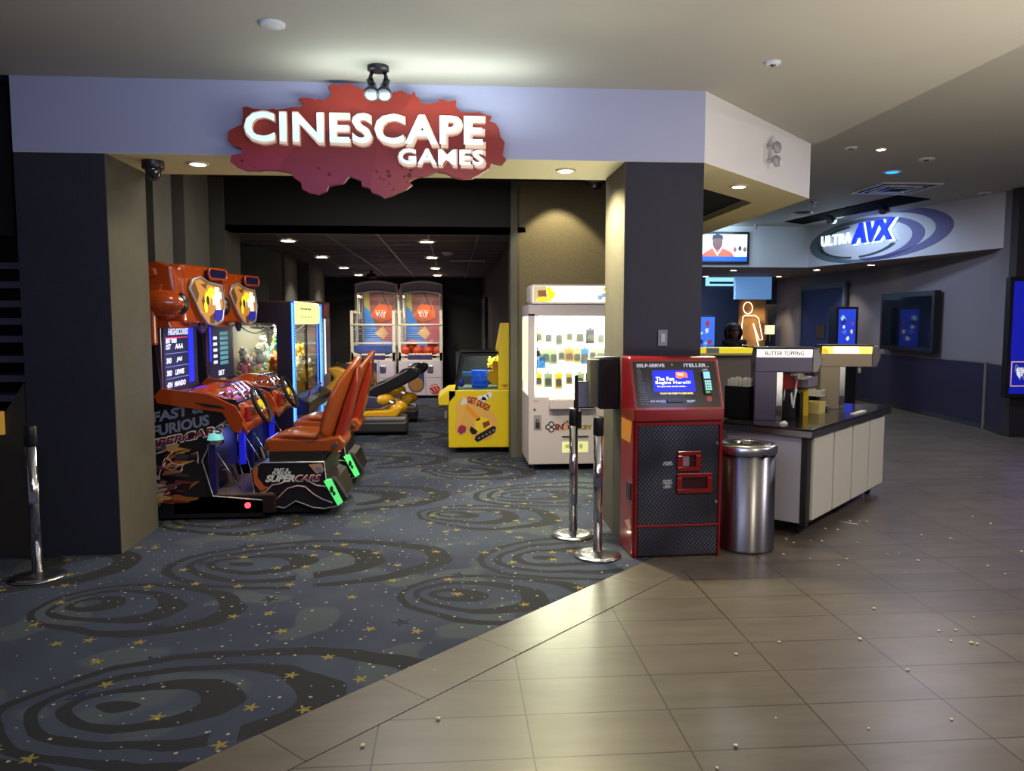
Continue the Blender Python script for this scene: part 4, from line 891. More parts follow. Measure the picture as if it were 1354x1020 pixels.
# ================================================================== yellow ride-on bikes
def bike(loc, label):
    t = thing('ride_on_bike', label, 'arcade ride', loc, 0, 'yellow motorbike arcade rides')
    MB().box(-1.1, .05, -.26, .26, .04, .20).build('base_plate', mat('charcoal_base', (50, 48, 50), .4), t, bev=.03)
    MB().box(-1.08, .03, -.2, .2, .2, .26).build('base_top', mat('grey_base_top', (130, 126, 128), .4), t, bev=.02)
    MB().prism([(-.9, .26), (-.1, .26), (.0, .38), (-.05, .42), (-.2, .36), (-.6, .34), (-.8, .44)], FY(0, 0, 0), -.15, .15).build('lower_fairing', M['yellow2'], t, bev=.04, seg=3)
    MB().prism([(-.75, .38), (-.35, .36), (-.1, .46), (-.25, .54), (-.7, .58)], FY(0, 0, 0), -.12, .12).build('engine_block', M['steel'], t, bev=.03)
    MB().ell((-.30, 0, .50), (.16, .15, .11), 16).build('side_cover', M['yellow2'], t)
    MB().ell((-.1, 0, .38), (.15, .13, .1), 16).build('tail_pod', M['yellow2'], t)
    MB().prism([(-.65, .50), (-.5, .46), (-.1, .66), (.20, .82), (.24, .92), (.16, .97), (-.02, .95), (-.1, .86), (-.62, .62)], FY(0, 0, 0), -.11, .11).build('seat', mat('bike_black_vinyl', (28, 30, 32), .25, coat=.4), t, bev=.035, seg=3)
    MB().tube([(-.58, -.1, .64), (-.3, -.115, .74), (.05, -.11, .93)], .01, 6).build('seat_piping', MATS['grey_base_top'], t)
    MB().prism([(-1.15, .66), (-1.0, .60), (-.66, .60), (-.62, .72), (-.7, .90), (-.95, 1.0), (-1.1, .96), (-.98, .82)], FY(0, 0, 0), -.17, .17).build('front_cowl', M['yellow2'], t, bev=.05, seg=3)
    MB().prism([(-1.05, .96), (-.8, .9), (-.72, 1.02), (-.95, 1.05)], FY(0, 0, 0), -.1, .1).build('windscreen', mat('smoke_screen', (70, 60, 30), .1), t, bev=.02)
    MB().ell((-.86, -.0, .58), (.2, .17, .12), 16).build('fuel_tank', mat('blue_tank', (56, 62, 100), .25, coat=.6), t)
    MB().cyl((-.78, -.3, .88), (-.78, .3, .88), .014, .014, 10).cyl((-.78, -.32, .88), (-.78, -.2, .88), .022, .022, 10).cyl((-.78, .2, .88), (-.78, .32, .88), .022, .022, 10).build('handlebar', M['rubber'], t)
    return t
bike((-.70, 11.45, 0), 'near yellow motorbike ride with a raised black seat behind the orange seats')
bike((-.62, 12.9, 0), 'far yellow motorbike ride, nearer the basketball machines')
# ================================================================== basketball machines
def hoops(loc, label, balls):
    t = thing('basketball_machine', label, 'basketball game', loc, 0, 'basketball hoop machines')
    W = .93; D = 2.2
    cab = MB().box(0, W, 0, .5, .06, .80).build('coin_cabinet', M['pinkwhite'], t, bev=.01)
    MB().box(.04, W-.04, .03, .5, 0, .06).build('plinth', M['matte'], t)
    F = FY(0, -.001, 0)
    flat('cabinet_art', [(.2, .30)]+[(.2+.17+.17*math.cos(a), .30+.17*math.sin(a)) for a in [PI+PI*i/10 for i in range(1, 10)]]+[(.54, .30), (.54, .76), (.2, .76)], F, mat('navy_art', (36, 58, 96), .4), cab, .004)
    flat('cabinet_ball', circ(.37, .30, .15), T(F, 0, 0, .004), mat('gold_ball_art', (150, 104, 52), .5), cab, .003)
    flat('cabinet_patch', rect(.2, .58, .34, .70), T(F, 0, 0, .004), mat('magenta_patch', (150, 30, 70), .5), cab, .003); flat('cabinet_patch', rect(.21, .70, .36, .75), T(F, 0, 0, .005), M['white_ink'], cab, .003)
    rb = flat('ball_logo', circ(.76, .20, .11), F, mat('logo_red', (190, 50, 40), .5), cab, .003)
    lm = M['white_ink']
    for pts in ([(.67, .26), (.72, .23), (.76, .17), (.78, .1)], [(.72, .3), (.77, .26), (.82, .19), (.85, .13)], [(.655, .17), (.7, .14), (.72, .1)], [(.66, .22), (.78, .28), (.86, .25)]):
        MB().tube([F @ Vector((x, z, .004)) for x, z in pts], .006, 5).build('logo_line', lm, rb)
    cd = MB().box(.60, .73, -.02, 0, .56, .70).build('coin_door', M['steel'], cab, bev=.01); MB().cyl((.665, -.06, .64), (.665, -.02, .64), .03, .03, 14).build('coin_knob', M['chrome'], cd)
    flats('panel_seams', [rect(.57, .44, .9, .446), rect(.57, .08, .576, .8), rect(.90, .08, .905, .8)], F, M['dsteel'], cab, .002)
    fr = MB().prism([(0, .80), (W, .80), (W, .98), (W-.02, .98), (W-.2, .92), (.2, .92), (.02, .98), (0, .98)], FY(0, .0, 0), -.25, 0).build('front_lip', M['offwhite'], t)
    flat('score_strip', rect(.2, .83, W-.22, .92), FY(0, -.001, 0), mat('strip_purple', (60, 50, 100), .4), fr, .004)
    flats('score_dots', [circ(.24+.035*i, .945, .012, n=8) for i in range(14)], FY(0, -.001, 0), em('dot_warm', (250, 240, 190), .9), fr, .004)
    for x in (.1, W-.1): flat('arrow', [(x-.04, .87), (x, .90), (x+.04, .87), (x, .84)], FY(0, -.001, 0), mat('arrow_grey', (150, 140, 140), .5), fr, .003)
    MB().prism([(.25, .86), (D, 1.2), (D, 1.17), (.25, .80)], FR((0, 0, 0), (0, 1, 0), (0, 0, 1)), .03, W-.03).build('ball_ramp', mat('blue_ramp', (60, 80, 150), .4), t)
    MB().box(.04, W-.04, .25, .27, .86, 1.12).build('ramp_board', mat('blue_board', (70, 90, 165), .35, var=.3, vs=2), t)
    p = MB()
    for x in (0, W-.06):
        p.box(x, x+.06, -.0, .05, .8, 1.86); p.box(x, x+.06, .8, .85, .8, 2.22); p.box(x, x+.045, D-.05, D, .06, 2.4)
        p.box(x, x+.045, .05, .8, 1.80, 1.86); p.box(x, x+.045, .85, D-.05, 2.16, 2.22); p.box(x, x+.045, 0, D, .8, .86)
        p.box(x, x+.03, .05, .8, 1.1, 1.13)
    p.build('side_frame', M['offwhite'], t, bev=.006)
    n = MB()
    for x in (.02, W-.02):
        for i in range(9): y = .1+.24*i; n.cyl((x, y, .9), (x, y, 1.82 if y < .8 else 2.18), .005, .005, 5)
        for i in range(8): z = .98+.12*i; n.cyl((x, .05, z), (x, D-.05, z), .005, .005, 5)
    n.build('side_net', MATS['silver_edging'], t)
    b = MB().cyl((.02, 0, 1.56), (W-.02, 0, 1.56), .022, .022, 10).cyl((.06, 0, 1.17), (W-.06, 0, 1.17), .022, .022, 10).build('crossbar', M['offwhite'], t)
    n = MB()
    for i in range(7): z = 1.22+.045*i; n.cyl((.04, .0, z), (W-.04, .0, z), .0045, .0045, 5)
    n.build('front_bars', MATS['silver_edging'], t)
    # backboard
    bb = MB().box(.05, W-.05, D-.12, D-.08, 1.15, 2.4).build('backboard', mat('board_mauve', (118, 70, 66), .5, emit=.03), t)
    B = FY(0, D-.121, 0); rn = random.Random(3)
    flat('board_art', [(.06, 1.17), (.45, 1.17), (.3, 1.6), (.25, 1.8), (.06, 2.0)], B, mat('art_azure', (40, 100, 165), .5, emit=.1), bb, .003)
    flat('board_art', [(.06, 2.38), (.06, 2.0), (.2, 1.85), (.18, 2.38)], T(B, 0, 0, .001), mat('art_olive', (140, 132, 66), .5, emit=.05), bb, .003)
    flat('board_art', [(.3, 1.35), (.5, 1.2), (.62, 1.34), (.5, 1.52)], T(B, 0, 0, .0025), mat('art_sand', (190, 150, 90), .5), bb, .003)
    flat('board_art', [(.2, 1.75), (.45, 1.6), (.75, 1.72), (.7, 2.0), (.4, 2.05)], T(B, 0, 0, .002), mat('art_tangerine', (176, 80, 40), .5, emit=.12), bb, .003)
    flat('board_art', [(.5, 1.17), (.86, 1.17), (.86, 1.75), (.6, 1.6)], T(B, 0, 0, .001), mat('art_rose', (150, 66, 74), .5, emit=.06), bb, .003)
    flats('score_panel', [rect(.24, 2.2, W-.1, 2.27), rect(.2, 2.02, .4, 2.12), rect(.46, 2.03, .58, 2.12), rect(.66, 2.02, .84, 2.12)], T(B, 0, 0, .004), mat('score_maroon', (90, 24, 32), .4), bb, .004)
    MB().tube([(.48, D-.15, 2.28), (.62, D-.13, 2.0), (.66, D-.13, 1.9)], .006, 5).build('art_line', M['black'], bb)
    hp = MB().tube([(W/2+.13*math.cos(a*PI/10), D-.30+.13*math.sin(a*PI/10), 1.88) for a in range(20)], .012, 8, True).build('hoop', em('hoop_orange', (255, 110, 40), .8), t)
    n = MB()
    for a in range(10):
        c, s = math.cos(a*PI/5), math.sin(a*PI/5); c2, s2 = math.cos(a*PI/5+.35), math.sin(a*PI/5+.35)
        n.tube([(W/2+.13*c, D-.30+.13*s, 1.88), (W/2+.10*c2, D-.30+.10*s2, 1.80), (W/2+.08*c, D-.30+.08*s, 1.70)], .006, 5)
    n.build('net', M['white'], hp)
    # curved marquee
    def arch(u, z0, k): return [(.02+(W-.04)*i/12, z0+k*math.sin(PI*i/12)) for i in range(13)]
    a1 = arch(0, 2.24, .06); a2 = arch(0, 2.44, .07)
    hd = MB().prism(a1+a2[::-1], FY(0, .9, 0), 0, .03).build('header_mesh', mat('perforated_grey', (150, 140, 148), .5, var=.35, vs=45), t)
    MB().tube([(x, .86, z) for x, z in a1+a2[::-1]], .022, 8, True).build('header_frame', M['pinkwhite'], hd)
    if balls:
        for i, (x, y, z) in enumerate([(.14, .11, 1.02), (.40, .11, 1.01), (.62, .11, 1.01), (.82, .11, 1.02), (.28, .13, 1.13), (.72, .13, 1.13)]):
            q = thing('basketball', 'orange basketball in the tray of the right-hand basketball machine', 'basketball', (loc[0]+x, loc[1]+y, z), rn.uniform(0, 3), 'basketballs in the right-hand machine')
            MB().ell((0, 0, 0), .112, 24).build('ball', M['ball'], q)
            s_ = MB()
            for R_ in (Matrix.Identity(3), Matrix.Rotation(PI/2, 3, 'X'), Matrix.Rotation(PI/2, 3, 'Y')): s_.tube([R_ @ Vector((.1125*math.cos(a*PI/12), .1125*math.sin(a*PI/12), 0)) for a in range(24)], .003, 5, True)
            s_.build('seams', M['black'], q)
    MB().box(.03, W-.03, 0, .25, .86, .90).build('ball_tray', MATS['blue_ramp'], t)
    light('hoop_lamp', 'AREA', (loc[0]+W/2, loc[1]+1.2, 2.3), 26, (1, .9, .7), .5)
    light('hoop_front_fill', 'SPOT', (loc[0]+W/2, loc[1]-1.6, 2.6), 130, (1, .93, .85), .1, rot=(math.radians(40), 0, 0), spot=1.3)  # added spot that brightens the machine front, no fixture there
    return t
hoops((-2.12, 16.55, 0), 'left-hand white basketball machine without balls', False)
hoops((-1.13, 16.55, 0), 'right-hand white basketball machine with balls in the tray', True)
# ================================================================== yellow digger machine
t = thing('digger_machine', 'yellow toy digger arcade machine with a glass tank', 'arcade machine', (-.07, 9.62, 0)); W = .80; D = .78
bd = MB().box(.02, W, 0, D, .07, .79).build('cabinet', M['yellow'], t, bev=.01)
MB().prism([(.02, .79), (.12, .80), (.12, .72), (.02, .60), (-.10, .60), (-.11, .70)], FY(0, 0, 0), -D, 0).build('control_lip', M['yellow'], t, bev=.015)
MB().prism([(W-.16, .79), (W, .79), (W, 1.62), (W-.09, 1.62), (W-.15, 1.30)], FY(0, 0, 0), -D, 0).build('rear_tower', M['yellow'], t, bev=.01)
fm = MB()
for y in (0, D-.03):
    fm.prism([(.10, .79), (.135, .79), (.225, 1.21), (.62, 1.21), (.64, 1.26), (.19, 1.26)], FY(0, y+.03, 0), 0, .03)
fm.box(.18, .64, 0, D, 1.245, 1.265); fm.build('glass_frame', M['black'], t)
MB().prism([(.13, .80), (.64, .80), (.64, 1.21), (.22, 1.21)], FY(0, .012, 0), 0, .003).build('side_glass', M['glass'], t)
MB().box(.12, W-.16, .03, D-.02, .79, .80).build('play_bed', mat('bed_grey', (120, 130, 120), .6), t)
MB().box(.12, W-.16, D-.03, D-.01, .8, 1.24).build('back_panel', mat('tank_back', (50, 56, 58), .3), t)
db = MB().cyl((.42, .25, .80), (.42, .25, 1.02), .10, .11, 24).build('blue_drum', mat('blue_plastic_drum', (24, 90, 235), .3, emit=.25), t)
r_ = MB()
for z in (.84, .9, .96): r_.tube([(.42+.108*math.cos(a*PI/12), .25+.108*math.sin(a*PI/12), z) for a in range(24)], .006, 6, True)
r_.build('drum_ribs', mat('blue_plastic_light', (90, 150, 240), .3), db)
MB().box(.2, .36, .2, .3, .95, 1.0).build('blue_chute', MATS['blue_plastic_light'], t); MB().ell((.18, .22, .86), (.05, .04, .05), 12).build('blue_ball', mat('indigo_plastic', (60, 60, 190), .3), t)
dg = MB().prism([(.50, .92), (.58, .84), (.64, .84), (.64, 1.0), (.54, 1.02)], FY(0, .3, 0), -.06, .1).box(.58, .64, .2, .36, 1.0, 1.14).build('toy_digger', M['yellow2'], t, bev=.01)
MB().tube([(.56, .28, 1.05), (.60, .28, 1.14), (.63, .28, 1.18)], .014, 8).tube([(.52, .28, .98), (.49, .28, .92), (.51, .28, .86)], .012, 8).build('digger_arm', M['yellow'], dg); MB().cyl((.5, .24, .99), (.56, .24, .99), .025, .025, 12).build('digger_lamp', mat('sage_plastic', (140, 160, 110), .4), dg)
rn = random.Random(5); fz = MB()
for i in range(40): fz.ell((rn.uniform(.53, .63), rn.uniform(.3, .42), rn.uniform(1.05, 1.18)), rn.uniform(.008, .016), 6)
fz.build('yellow_foliage', mat('lime_foliage', (215, 215, 60), .6, emit=.3), t)
cst = MB()
for x in (.12, W-.12):
    for y in (.08, D-.08): cst.cyl((x-.012, y, .03), (x+.012, y, .03), .03, .03, 14).box(x-.02, x+.02, y-.02, y+.02, .05, .07)
cst.build('casters', M['rubber'], t)
MB().box(-.03, .0, .2, .3, .42, .5).build('coin_flap', M['white'], t)
F = FY(0, -.001, 0)
ar = flat('orange_disc', circ(.28, .56, .17, .165), F, mat('apricot_decal', (226, 170, 84), .5), bd, .002); flat('orange_disc', circ(.44, .36, .19, .2), T(F, 0, 0, .0005), MATS['apricot_decal'], bd, .002); flat('orange_disc', circ(.18, .36, .08, .14), T(F, 0, 0, .0008), MATS['apricot_decal'], bd, .0015)
F2 = T(F, 0, 0, .003)
flat('digger_arm_art', [(.14, .33), (.17, .33), (.25, .62), (.42, .43), (.38, .40), (.235, .56), (.19, .38)], F2, mat('orange_arm_art', (235, 150, 30), .5), bd, .002)
flat('digger_arm_art', [(.17, .60), (.20, .70), (.26, .68), (.25, .62)], F2, mat('white_arm_art', (215, 215, 210), .5), bd, .002)
flat('digger_body_art', [(.34, .40), (.42, .46), (.52, .42), (.56, .35), (.44, .25), (.35, .30)], F2, mat('sun_art', (240, 205, 40), .5), bd, .002)
flat('digger_window_art', [(.44, .38), (.52, .41), (.54, .36), (.46, .31)], T(F2, 0, 0, .002), mat('red_outline_art', (130, 50, 40), .5), bd, .001)
tk = [(.38, .14), (.60, .26), (.61, .33), (.57, .34), (.36, .22), (.34, .17)]
flat('track_art', tk, T(F2, 0, 0, .002), M['black'], bd, .001); flat('track_art', [(.28, .29), (.31, .24), (.36, .24), (.38, .28), (.30, .34)], T(F2, 0, 0, .002), M['black'], bd, .001)
flats('wheel_art', [circ(.40+.045*i, .19+.024*i, .014, n=10) for i in range(5)], T(F2, 0, 0, .003), mat('grey_wheel_art', (130, 130, 120), .5), bd, .001)
flat('bucket_art', [(.13, .28), (.17, .24), (.23, .27), (.24, .33), (.19, .36), (.15, .34)], T(F2, 0, 0, .003), mat('magenta_art', (150, 40, 80), .5), bd, .001)
flats('smoke_art', [circ(.42, .69, .035), circ(.48, .70, .04), circ(.53, .73, .035), circ(.46, .67, .03)], T(F2, 0, 0, .001), M['white_ink'], bd, .001)
for k, (s, x, z, a) in enumerate((('GET', .31, .665, -12), ('DUG!!', .455, .60, -28))):
    text('decal_lettering', s, .115 if k == 0 else .165, .08, T(F2, x, z, .003) @ RZ(math.radians(a)), mat('maroon_lettering', (160, 24, 40), .5), bd, .002, .04)
text('decal_lettering', 'TOO MUCH\nFUN', .08, .04, T(F, W-.08, .84, .002), MATS['maroon_lettering'], t, .002, .03)
light('digger_lamp', 'AREA', (.38, 10.0, 1.22), 5, (1, .97, .8), .3)
# ================================================================== white prize machine
t = thing('key_prize_machine', 'tall white prize machine with a bright lit window', 'prize machine', (.83, 8.42, 0)); W = .97; D = .85
PW = M['pinkwhite']
lo = MB().box(0, W, 0, D, .07, .82).build('lower_cabinet', PW, t, bev=.008)
MB().box(0, .065, 0, .06, .82, 1.72).box(W-.065, W, 0, .06, .82, 1.72).box(0, .05, D-.05, D, .82, 1.72).box(W-.05, W, D-.05, D, .82, 1.72).box(0, W, 0, D, 1.70, 1.82).build('window_frame', PW, t)
MB().box(.065, W-.065, .005, .012, .82, 1.70).build('front_glass', M['glass'], t)
MB().box(.0, .006, .08, D-.07, .95, 1.66).build('side_window', em('side_strip_glow', (235, 240, 200), .9), t)
MB().box(.05, W-.05, D-.06, D-.04, .82, 1.70).box(.012, .03, .06, D-.05, .82, 1.70).box(W-.03, W-.012, .06, D-.05, .82, 1.70).build('inner_wall', mat('inner_panel_glow', (240, 240, 222), .5, emit=.9), t)  # inner walls given a glow that stands in for the lit interior
MB().box(.08, W-.08, .1, .13, 1.66, 1.69).box(.07, .09, .08, .1, .9, 1.68).box(W-.09, W-.07, .08, .1, .9, 1.68).build('light_tubes', em('cool_white_tube', (250, 252, 240), 5), t)
hdr = MB().prism(rrect(.02, 1.83, W-.02, 2.04, .04), FY(0, .45, 0), 0, .43).build('marquee_box', PW, t)
F = FY(0, .019, 0)
mq = flat('marquee_panel', rect(.05, 1.85, W-.05, 2.02), F, em('marquee_white', (255, 248, 205), 5.5), hdr, .003)
ya = em('marquee_yellow', (245, 195, 20), 1.3); br = mat('marquee_brown', (150, 100, 50), .5, emit=.4)
for q_ in ([(.08, 1.86), (.26, 1.86), (.24, 1.89), (.16, 1.905), (.09, 1.885)], circ(.245, 1.93, .045), circ(.22, 1.985, .03), circ(.86, 1.99, .05, .025), circ(.89, 1.89, .04)): flat('marquee_shape', q_, T(F, 0, 0, .003), ya, mq, .002)
flat('marquee_corner', [(.05, 1.85), (.21, 1.85), (.19, 2.02), (.05, 2.02)], T(F, 0, 0, .0032), mat('marquee_parchment', (205, 190, 150), .5, emit=.5), mq, .0005)
flats('marquee_crate', [rect(.10, 1.91, .19, 1.975)], T(F, 0, 0, .005), br, mq, .002)
flats('marquee_rings', [circ(.78, 1.90, .03), circ(.82, 1.925, .025)], T(F, 0, 0, .004), mat('marquee_sky', (150, 190, 225), .5, emit=.6), mq, .002)
flats('marquee_shapes', [rect(.335, 1.925, .36, 1.932), rect(.335, 1.95, .36, 1.957), rect(.343, 1.93, .352, 1.95)], T(F, 0, 0, .004), M['black'], mq, .002)
# delivery shelf
MB().box(.22, .72, -.10, .0, .69, .80).build('delivery_shelf', PW, t, bev=.01); MB().box(.24, .70, -.095, -.02, .80, .806).build('shelf_lit_edge', mat('shelf_cream', (240, 235, 200), .4), t)
F = FY(0, -.001, 0)
lk = MB().box(.055, .14, -.006, 0, .46, .62).build('lock_plate', mat('lock_plate_grey', (176, 168, 172), .3, .4), lo); MB().box(.075, .12, -.02, -.006, .48, .535).tube([(.083, -.013, .535), (.083, -.013, .565), (.097, -.013, .58), (.111, -.013, .565), (.111, -.013, .535)], .005, 6).build('padlock', M['dsteel'], lk)
flats('knob_marks', [circ(.065, .68, .012, n=10)], F, M['dsteel'], lo, .01)
flats('red_mark', [rect(.05, .77, .11, .776)], F, M['redline'], lo, .002)
b = MB()
for cx2, cz2, r in ((.215, .485, .022), (.25, .515, .024), (.25, .455, .022), (.28, .485, .017)): b.prism(circ(cx2, cz2, r+.01, n=18), F, 0, .002)
b.build('key_ring_logo', M['black'], lo)
flats('key_ring_holes', [circ(.215, .485, .019, n=16), circ(.25, .515, .02, n=16), circ(.25, .455, .019, n=16), circ(.28, .485, .013, n=16)], T(F, 0, 0, .002), PW, lo, .001)
text('logo_lettering', 'IN', .09, .07, T(F, .34, .485, .001), mat('brick_lettering', (130, 58, 44), .5), lo, .003, .06)
flat('keyhole_dome', [(.39, .45), (.49, .45)]+[(.44+.05*math.cos(a*PI/8), .48+.05*math.sin(a*PI/8)) for a in range(0, 9)], F, mat('salmon_decal', (205, 150, 120), .5), lo, .002); flats('keyhole_mark', [circ(.44, .49, .011, n=10), [(.436, .485), (.444, .485), (.449, .46), (.431, .46)]], T(F, 0, 0, .002), M['black'], lo, .001)
b = MB()
for i in range(6): a = math.radians(20+28*i); b.cyl(F @ Vector((.44+.06*math.cos(a), .48+.06*math.sin(a), .003)), F @ Vector((.44+.085*math.cos(a), .48+.085*math.sin(a), .003)), .004, .004, 6)
b.tube([F @ Vector((.44+.062*math.cos(math.radians(a)), .48+.062*math.sin(math.radians(a)), .003)) for a in range(10, 175, 15)], .004, 6)
b.build('dome_rays', M['black'], lo)
text('logo_lettering', 'KEY', .16, .05, T(F, .63, .48, .001), mat('olive_lettering', (140, 126, 40), .5), lo, .003, .05)
flat('chute_window', rect(.37, .20, .66, .32), F, mat('chute_pale_yellow', (232, 236, 170), .3, emit=.35), lo, .003)
flats('chute_swirls', [circ(.43, .27, .028, .02, 14), circ(.5, .265, .02, .024, 14), circ(.58, .27, .02, .03, 14)], T(F, 0, 0, .003), mat('chute_swirl', (196, 206, 120), .4), lo, .001)
MB().box(.37, .66, -.012, 0, .372, .384).build('chute_handle', M['dsteel'], lo); flats('chute_hooks', [rect(.39+.05*i, .34, .41+.05*i, .37) for i in range(3)], F, mat('hook_cream', (200, 190, 140), .5), lo, .004)
flats('corner_badge', [rect(.855, .18, .92, .25)], F, M['black'], lo, .002); text('badge_lettering', 'R2', .05, .05, T(F, .888, .215, .002), MATS['brick_lettering'], lo, .002, .04)
b = MB()
for x in (.05, W-.05):
    for y in (.05, D-.05): b.cyl((x, y, 0), (x, y, .012), .028, .02, 14).cyl((x, y, .012), (x, y, .07), .008, .008, 8)
b.build('levelling_feet', M['steel'], t)
cr = MB().cyl((.0, 0, 0), (0, 0, .0), .01, .01) if False else None
light('prize_inside', 'AREA', (.83+W/2, 8.8, 1.68), 40, (1, .98, .88), .7, sy=.4)
light('prize_window_fill', 'AREA', (.83+W/2, 8.47, 1.45), 60, (1, .96, .62), .8, rot=(math.radians(-70), 0, 0), sy=.5)  # unseen area light added to throw the window's light onto the tiles
# boxed prizes hanging on pegs: three rows
cols = [('gold', (190, 170, 110)), ('grey', (150, 150, 146)), ('sage', (150, 164, 130)), ('blue', (60, 110, 180)), ('white', (226, 226, 216)), ('yellow', (226, 190, 60)), ('orange', (220, 130, 60)), ('black', (50, 50, 54))]
pp = {}
rows = [(1.55, .10, 'top row', ['gold', 'white', 'grey', 'gold', 'grey', 'black', 'white']), (1.33, .11, 'second row', ['grey', 'sage', 'sage', 'grey', 'orange', 'gold', 'blue', 'grey', 'sage']), (1.05, .12, 'bottom row', ['yellow', 'sage', 'yellow', 'gold', 'sage', 'black', 'yellow'])]
for z, h, rn_, cl in rows:
    for i, c in enumerate(cl):
        if c not in pp:
            m_ = mat('package_'+c, dict(cols)[c], .45, var=.25, vs=18)
            o = thing('prize_package', '', 'prize box'); MB().box(-.045, .045, -.015, .015, -.13, 0).build('card', m_, o, bev=.003); MB().prism(rrect(-.032, -.11, .032, -.045, .014), FY(0, -.015, 0), 0, .018).build('blister', mat('blister_dark', (88, 86, 80), .2), o)
            MB().prism([(-.012, 0), (.012, 0), (.012, .018), (-.012, .018)], FY(0, 0, 0), -.003, .003).build('hang_tab', m_, o); MB().cyl((0, .3, .015), (0, -.02, .015), .003, .003, 6).build('peg', M['steel'], o); pp[c] = o
        else: o = copy_tree(pp[c])
        o.location = (.83+.14+i*(.72/(len(cl)-1)), 8.42+.38, z); o.scale = (.85+.1*((i*7+3) % 4), 1, 1.0+.12*((i*5+1) % 4)); o['label'] = '%s packaged prize hanging in the %s of the white prize machine' % (c, rn_); o['group'] = '%s prize packages, %s of the white machine' % (c, rn_)
b = tag(MB().box(0, .1, 0, .02, 0, .13).box(.012, .04, -.004, 0, .02, .11).box(.055, .085, -.004, 0, .03, .1).build('gift_box', mat('package_blue', (60, 110, 180), .45), None), 'flat blue box standing at the left of the white prize machine window', 'box'); b.location = (.93, 8.56, 1.12)
b = MB().ell((0, 0, 0), (.06, .05, .045), 14).cyl((.05, 0, .02), (.09, 0, .08), .012, .018, 8).build('piggy_toy', mat('toy_red', (216, 50, 40), .3)); b.location = (1.60, 8.6, 1.16); tag(b, 'small glossy red toy inside the white prize machine, right side', 'toy')
sh = tag(MB().box(0, .84, 0, .14, -.012, 0).build('glass_shelf', mat('shelf_acrylic', (220, 235, 225), .1), None), 'clear shelf across the middle of the white prize machine window', 'shelf'); sh.location = (.895, 8.52, 1.115)
cx3 = thing('grabber_arm', 'thin black key arm hanging in the white prize machine window', 'key arm', (.93, 8.52, 1.26))
MB().tube([(0, 0, .45), (0, 0, .1), (.02, 0, .02), (.0, 0, -.1), (-.01, 0, -.25)], .006, 8).build('cable', M['black'], cx3); MB().box(-.015, .03, -.015, .015, .0, .06).build('motor_block', M['plastic'], cx3)
# ================================================================== kiosk
KZ = 1.03; KT = 1.385; kd = .36
t = thing('teller_kiosk', 'red and black self-serve card kiosk with a blue screen in front of the navy column', 'kiosk', (1.238, 5.195, 0), math.radians(2.5)); W = .64
MB().box(0, W, .03, kd, .0, KZ).build('body', M['red'], t, bev=.012)
side = [(.0, .95), (.03, KZ), (.19, KT), (kd, KT), (kd, .95)]
MB().prism([(0.0, .96), (.0, KZ+.01), (.155, KT), (.18, KT+.012), (kd, KT+.012), (kd, .96)], FR((0, 0, 0), (0, 1, 0), (0, 0, 1)), 0, W).build('head', M['red'], t, bev=.01)
sl = Vector((0, .155, KT-KZ-.01)).normalized(); K = FR((0, 0.0, KZ+.01), (1, 0, 0), sl); SLn = Vector((0, .155, KT-KZ-.01)).length
hp = flat('control_panel', rect(.022, .02, W-.025, SLn-.025), K, mat('satin_black_panel', (30, 25, 26), .3), t, .004)
sc = MB().prism(rect(.135, .09, .455, .30), K, .004, .008).build('screen_bezel', M['plastic'], t)
sb = flat('screen', rect(.15, .10, .445, .285), T(K, 0, 0, .008), em('kiosk_blue_screen', (10, 30, 190), .75), sc, .002)
flat('screen_footer', rect(.15, .10, .445, .128), T(K, 0, 0, .010), em('kiosk_footer', (30, 26, 44), .5), sb, .001)
wt = em('kiosk_screen_text', (235, 240, 255), 1.1)
text('screen_lettering', 'The Fun', .13, .028, T(K, .235, .222, .011), wt, sb, .001, .03, spacing=1.1); text('screen_lettering', 'Begins Here!!!', .25, .028, T(K, .29, .192, .011), wt, sb, .001, .03, spacing=1.1)
text('screen_lettering', "It's just one touch away...", .21, .014, T(K, .28, .165, .011), wt, sb, .001, .02); text('screen_lettering', 'TOUCH THE SCREEN TO LEARN MORE', .235, .012, T(K, .305, .114, .012), em('kiosk_yellow_text', (250, 225, 120), 1), sb, .001, .02)
flat('screen_badge', [(.315, .23), (.345, .222), (.375, .232), (.40, .228), (.398, .262), (.38, .272), (.318, .272)], T(K, 0, 0, .011), em('kiosk_orange', (240, 110, 60), 1), sb, .001)
text('screen_lettering', 'TIME', .05, .018, T(K, .345, .252, .013), em('kiosk_badge_text', (255, 200, 180), 1), sb, .001, .03)
text('panel_lettering', 'SELF-SERVE', .20, .026, T(K, .145, SLn-.055, .005), M['white_ink'], hp, .001, .03); text('panel_lettering', 'iTELLER', .165, .026, T(K, .465, SLn-.055, .005), M['white_ink'], hp, .001, .03)
flat('panel_star', circ(.30, SLn-.05, .007, n=10), T(K, 0, 0, .005), M['trim'], hp, .001)
text('panel_lettering', 'CARD\nREADER', .05, .022, T(K, .535, .285, .005), M['white_ink'], hp, .001, .02); text('panel_lettering', '* * *', .05, .01, T(K, .54, .312, .005), M['white_ink'], hp, .001, .02)
cr = MB().prism(rrect(.505, .105, .565, .275, .008), K, .004, .022).build('card_reader', M['plastic'], t)
flat('reader_display', rect(.512, .218, .558, .268), T(K, 0, 0, .022), em('reader_display_blue', (130, 190, 235), .9), cr, .001)
flats('reader_keys', [rect(.514+.016*i, .132+.019*j, .526+.016*i, .146+.019*j) for i in range(3) for j in range(4)], T(K, 0, 0, .022), em('reader_key_mint', (150, 215, 200), .7), cr, .003)
flats('reader_keys', [rect(.516, .112, .526, .124), rect(.531, .112, .541, .124)], T(K, 0, 0, .022), em('reader_key_green', (70, 200, 90), .7), cr, .003)
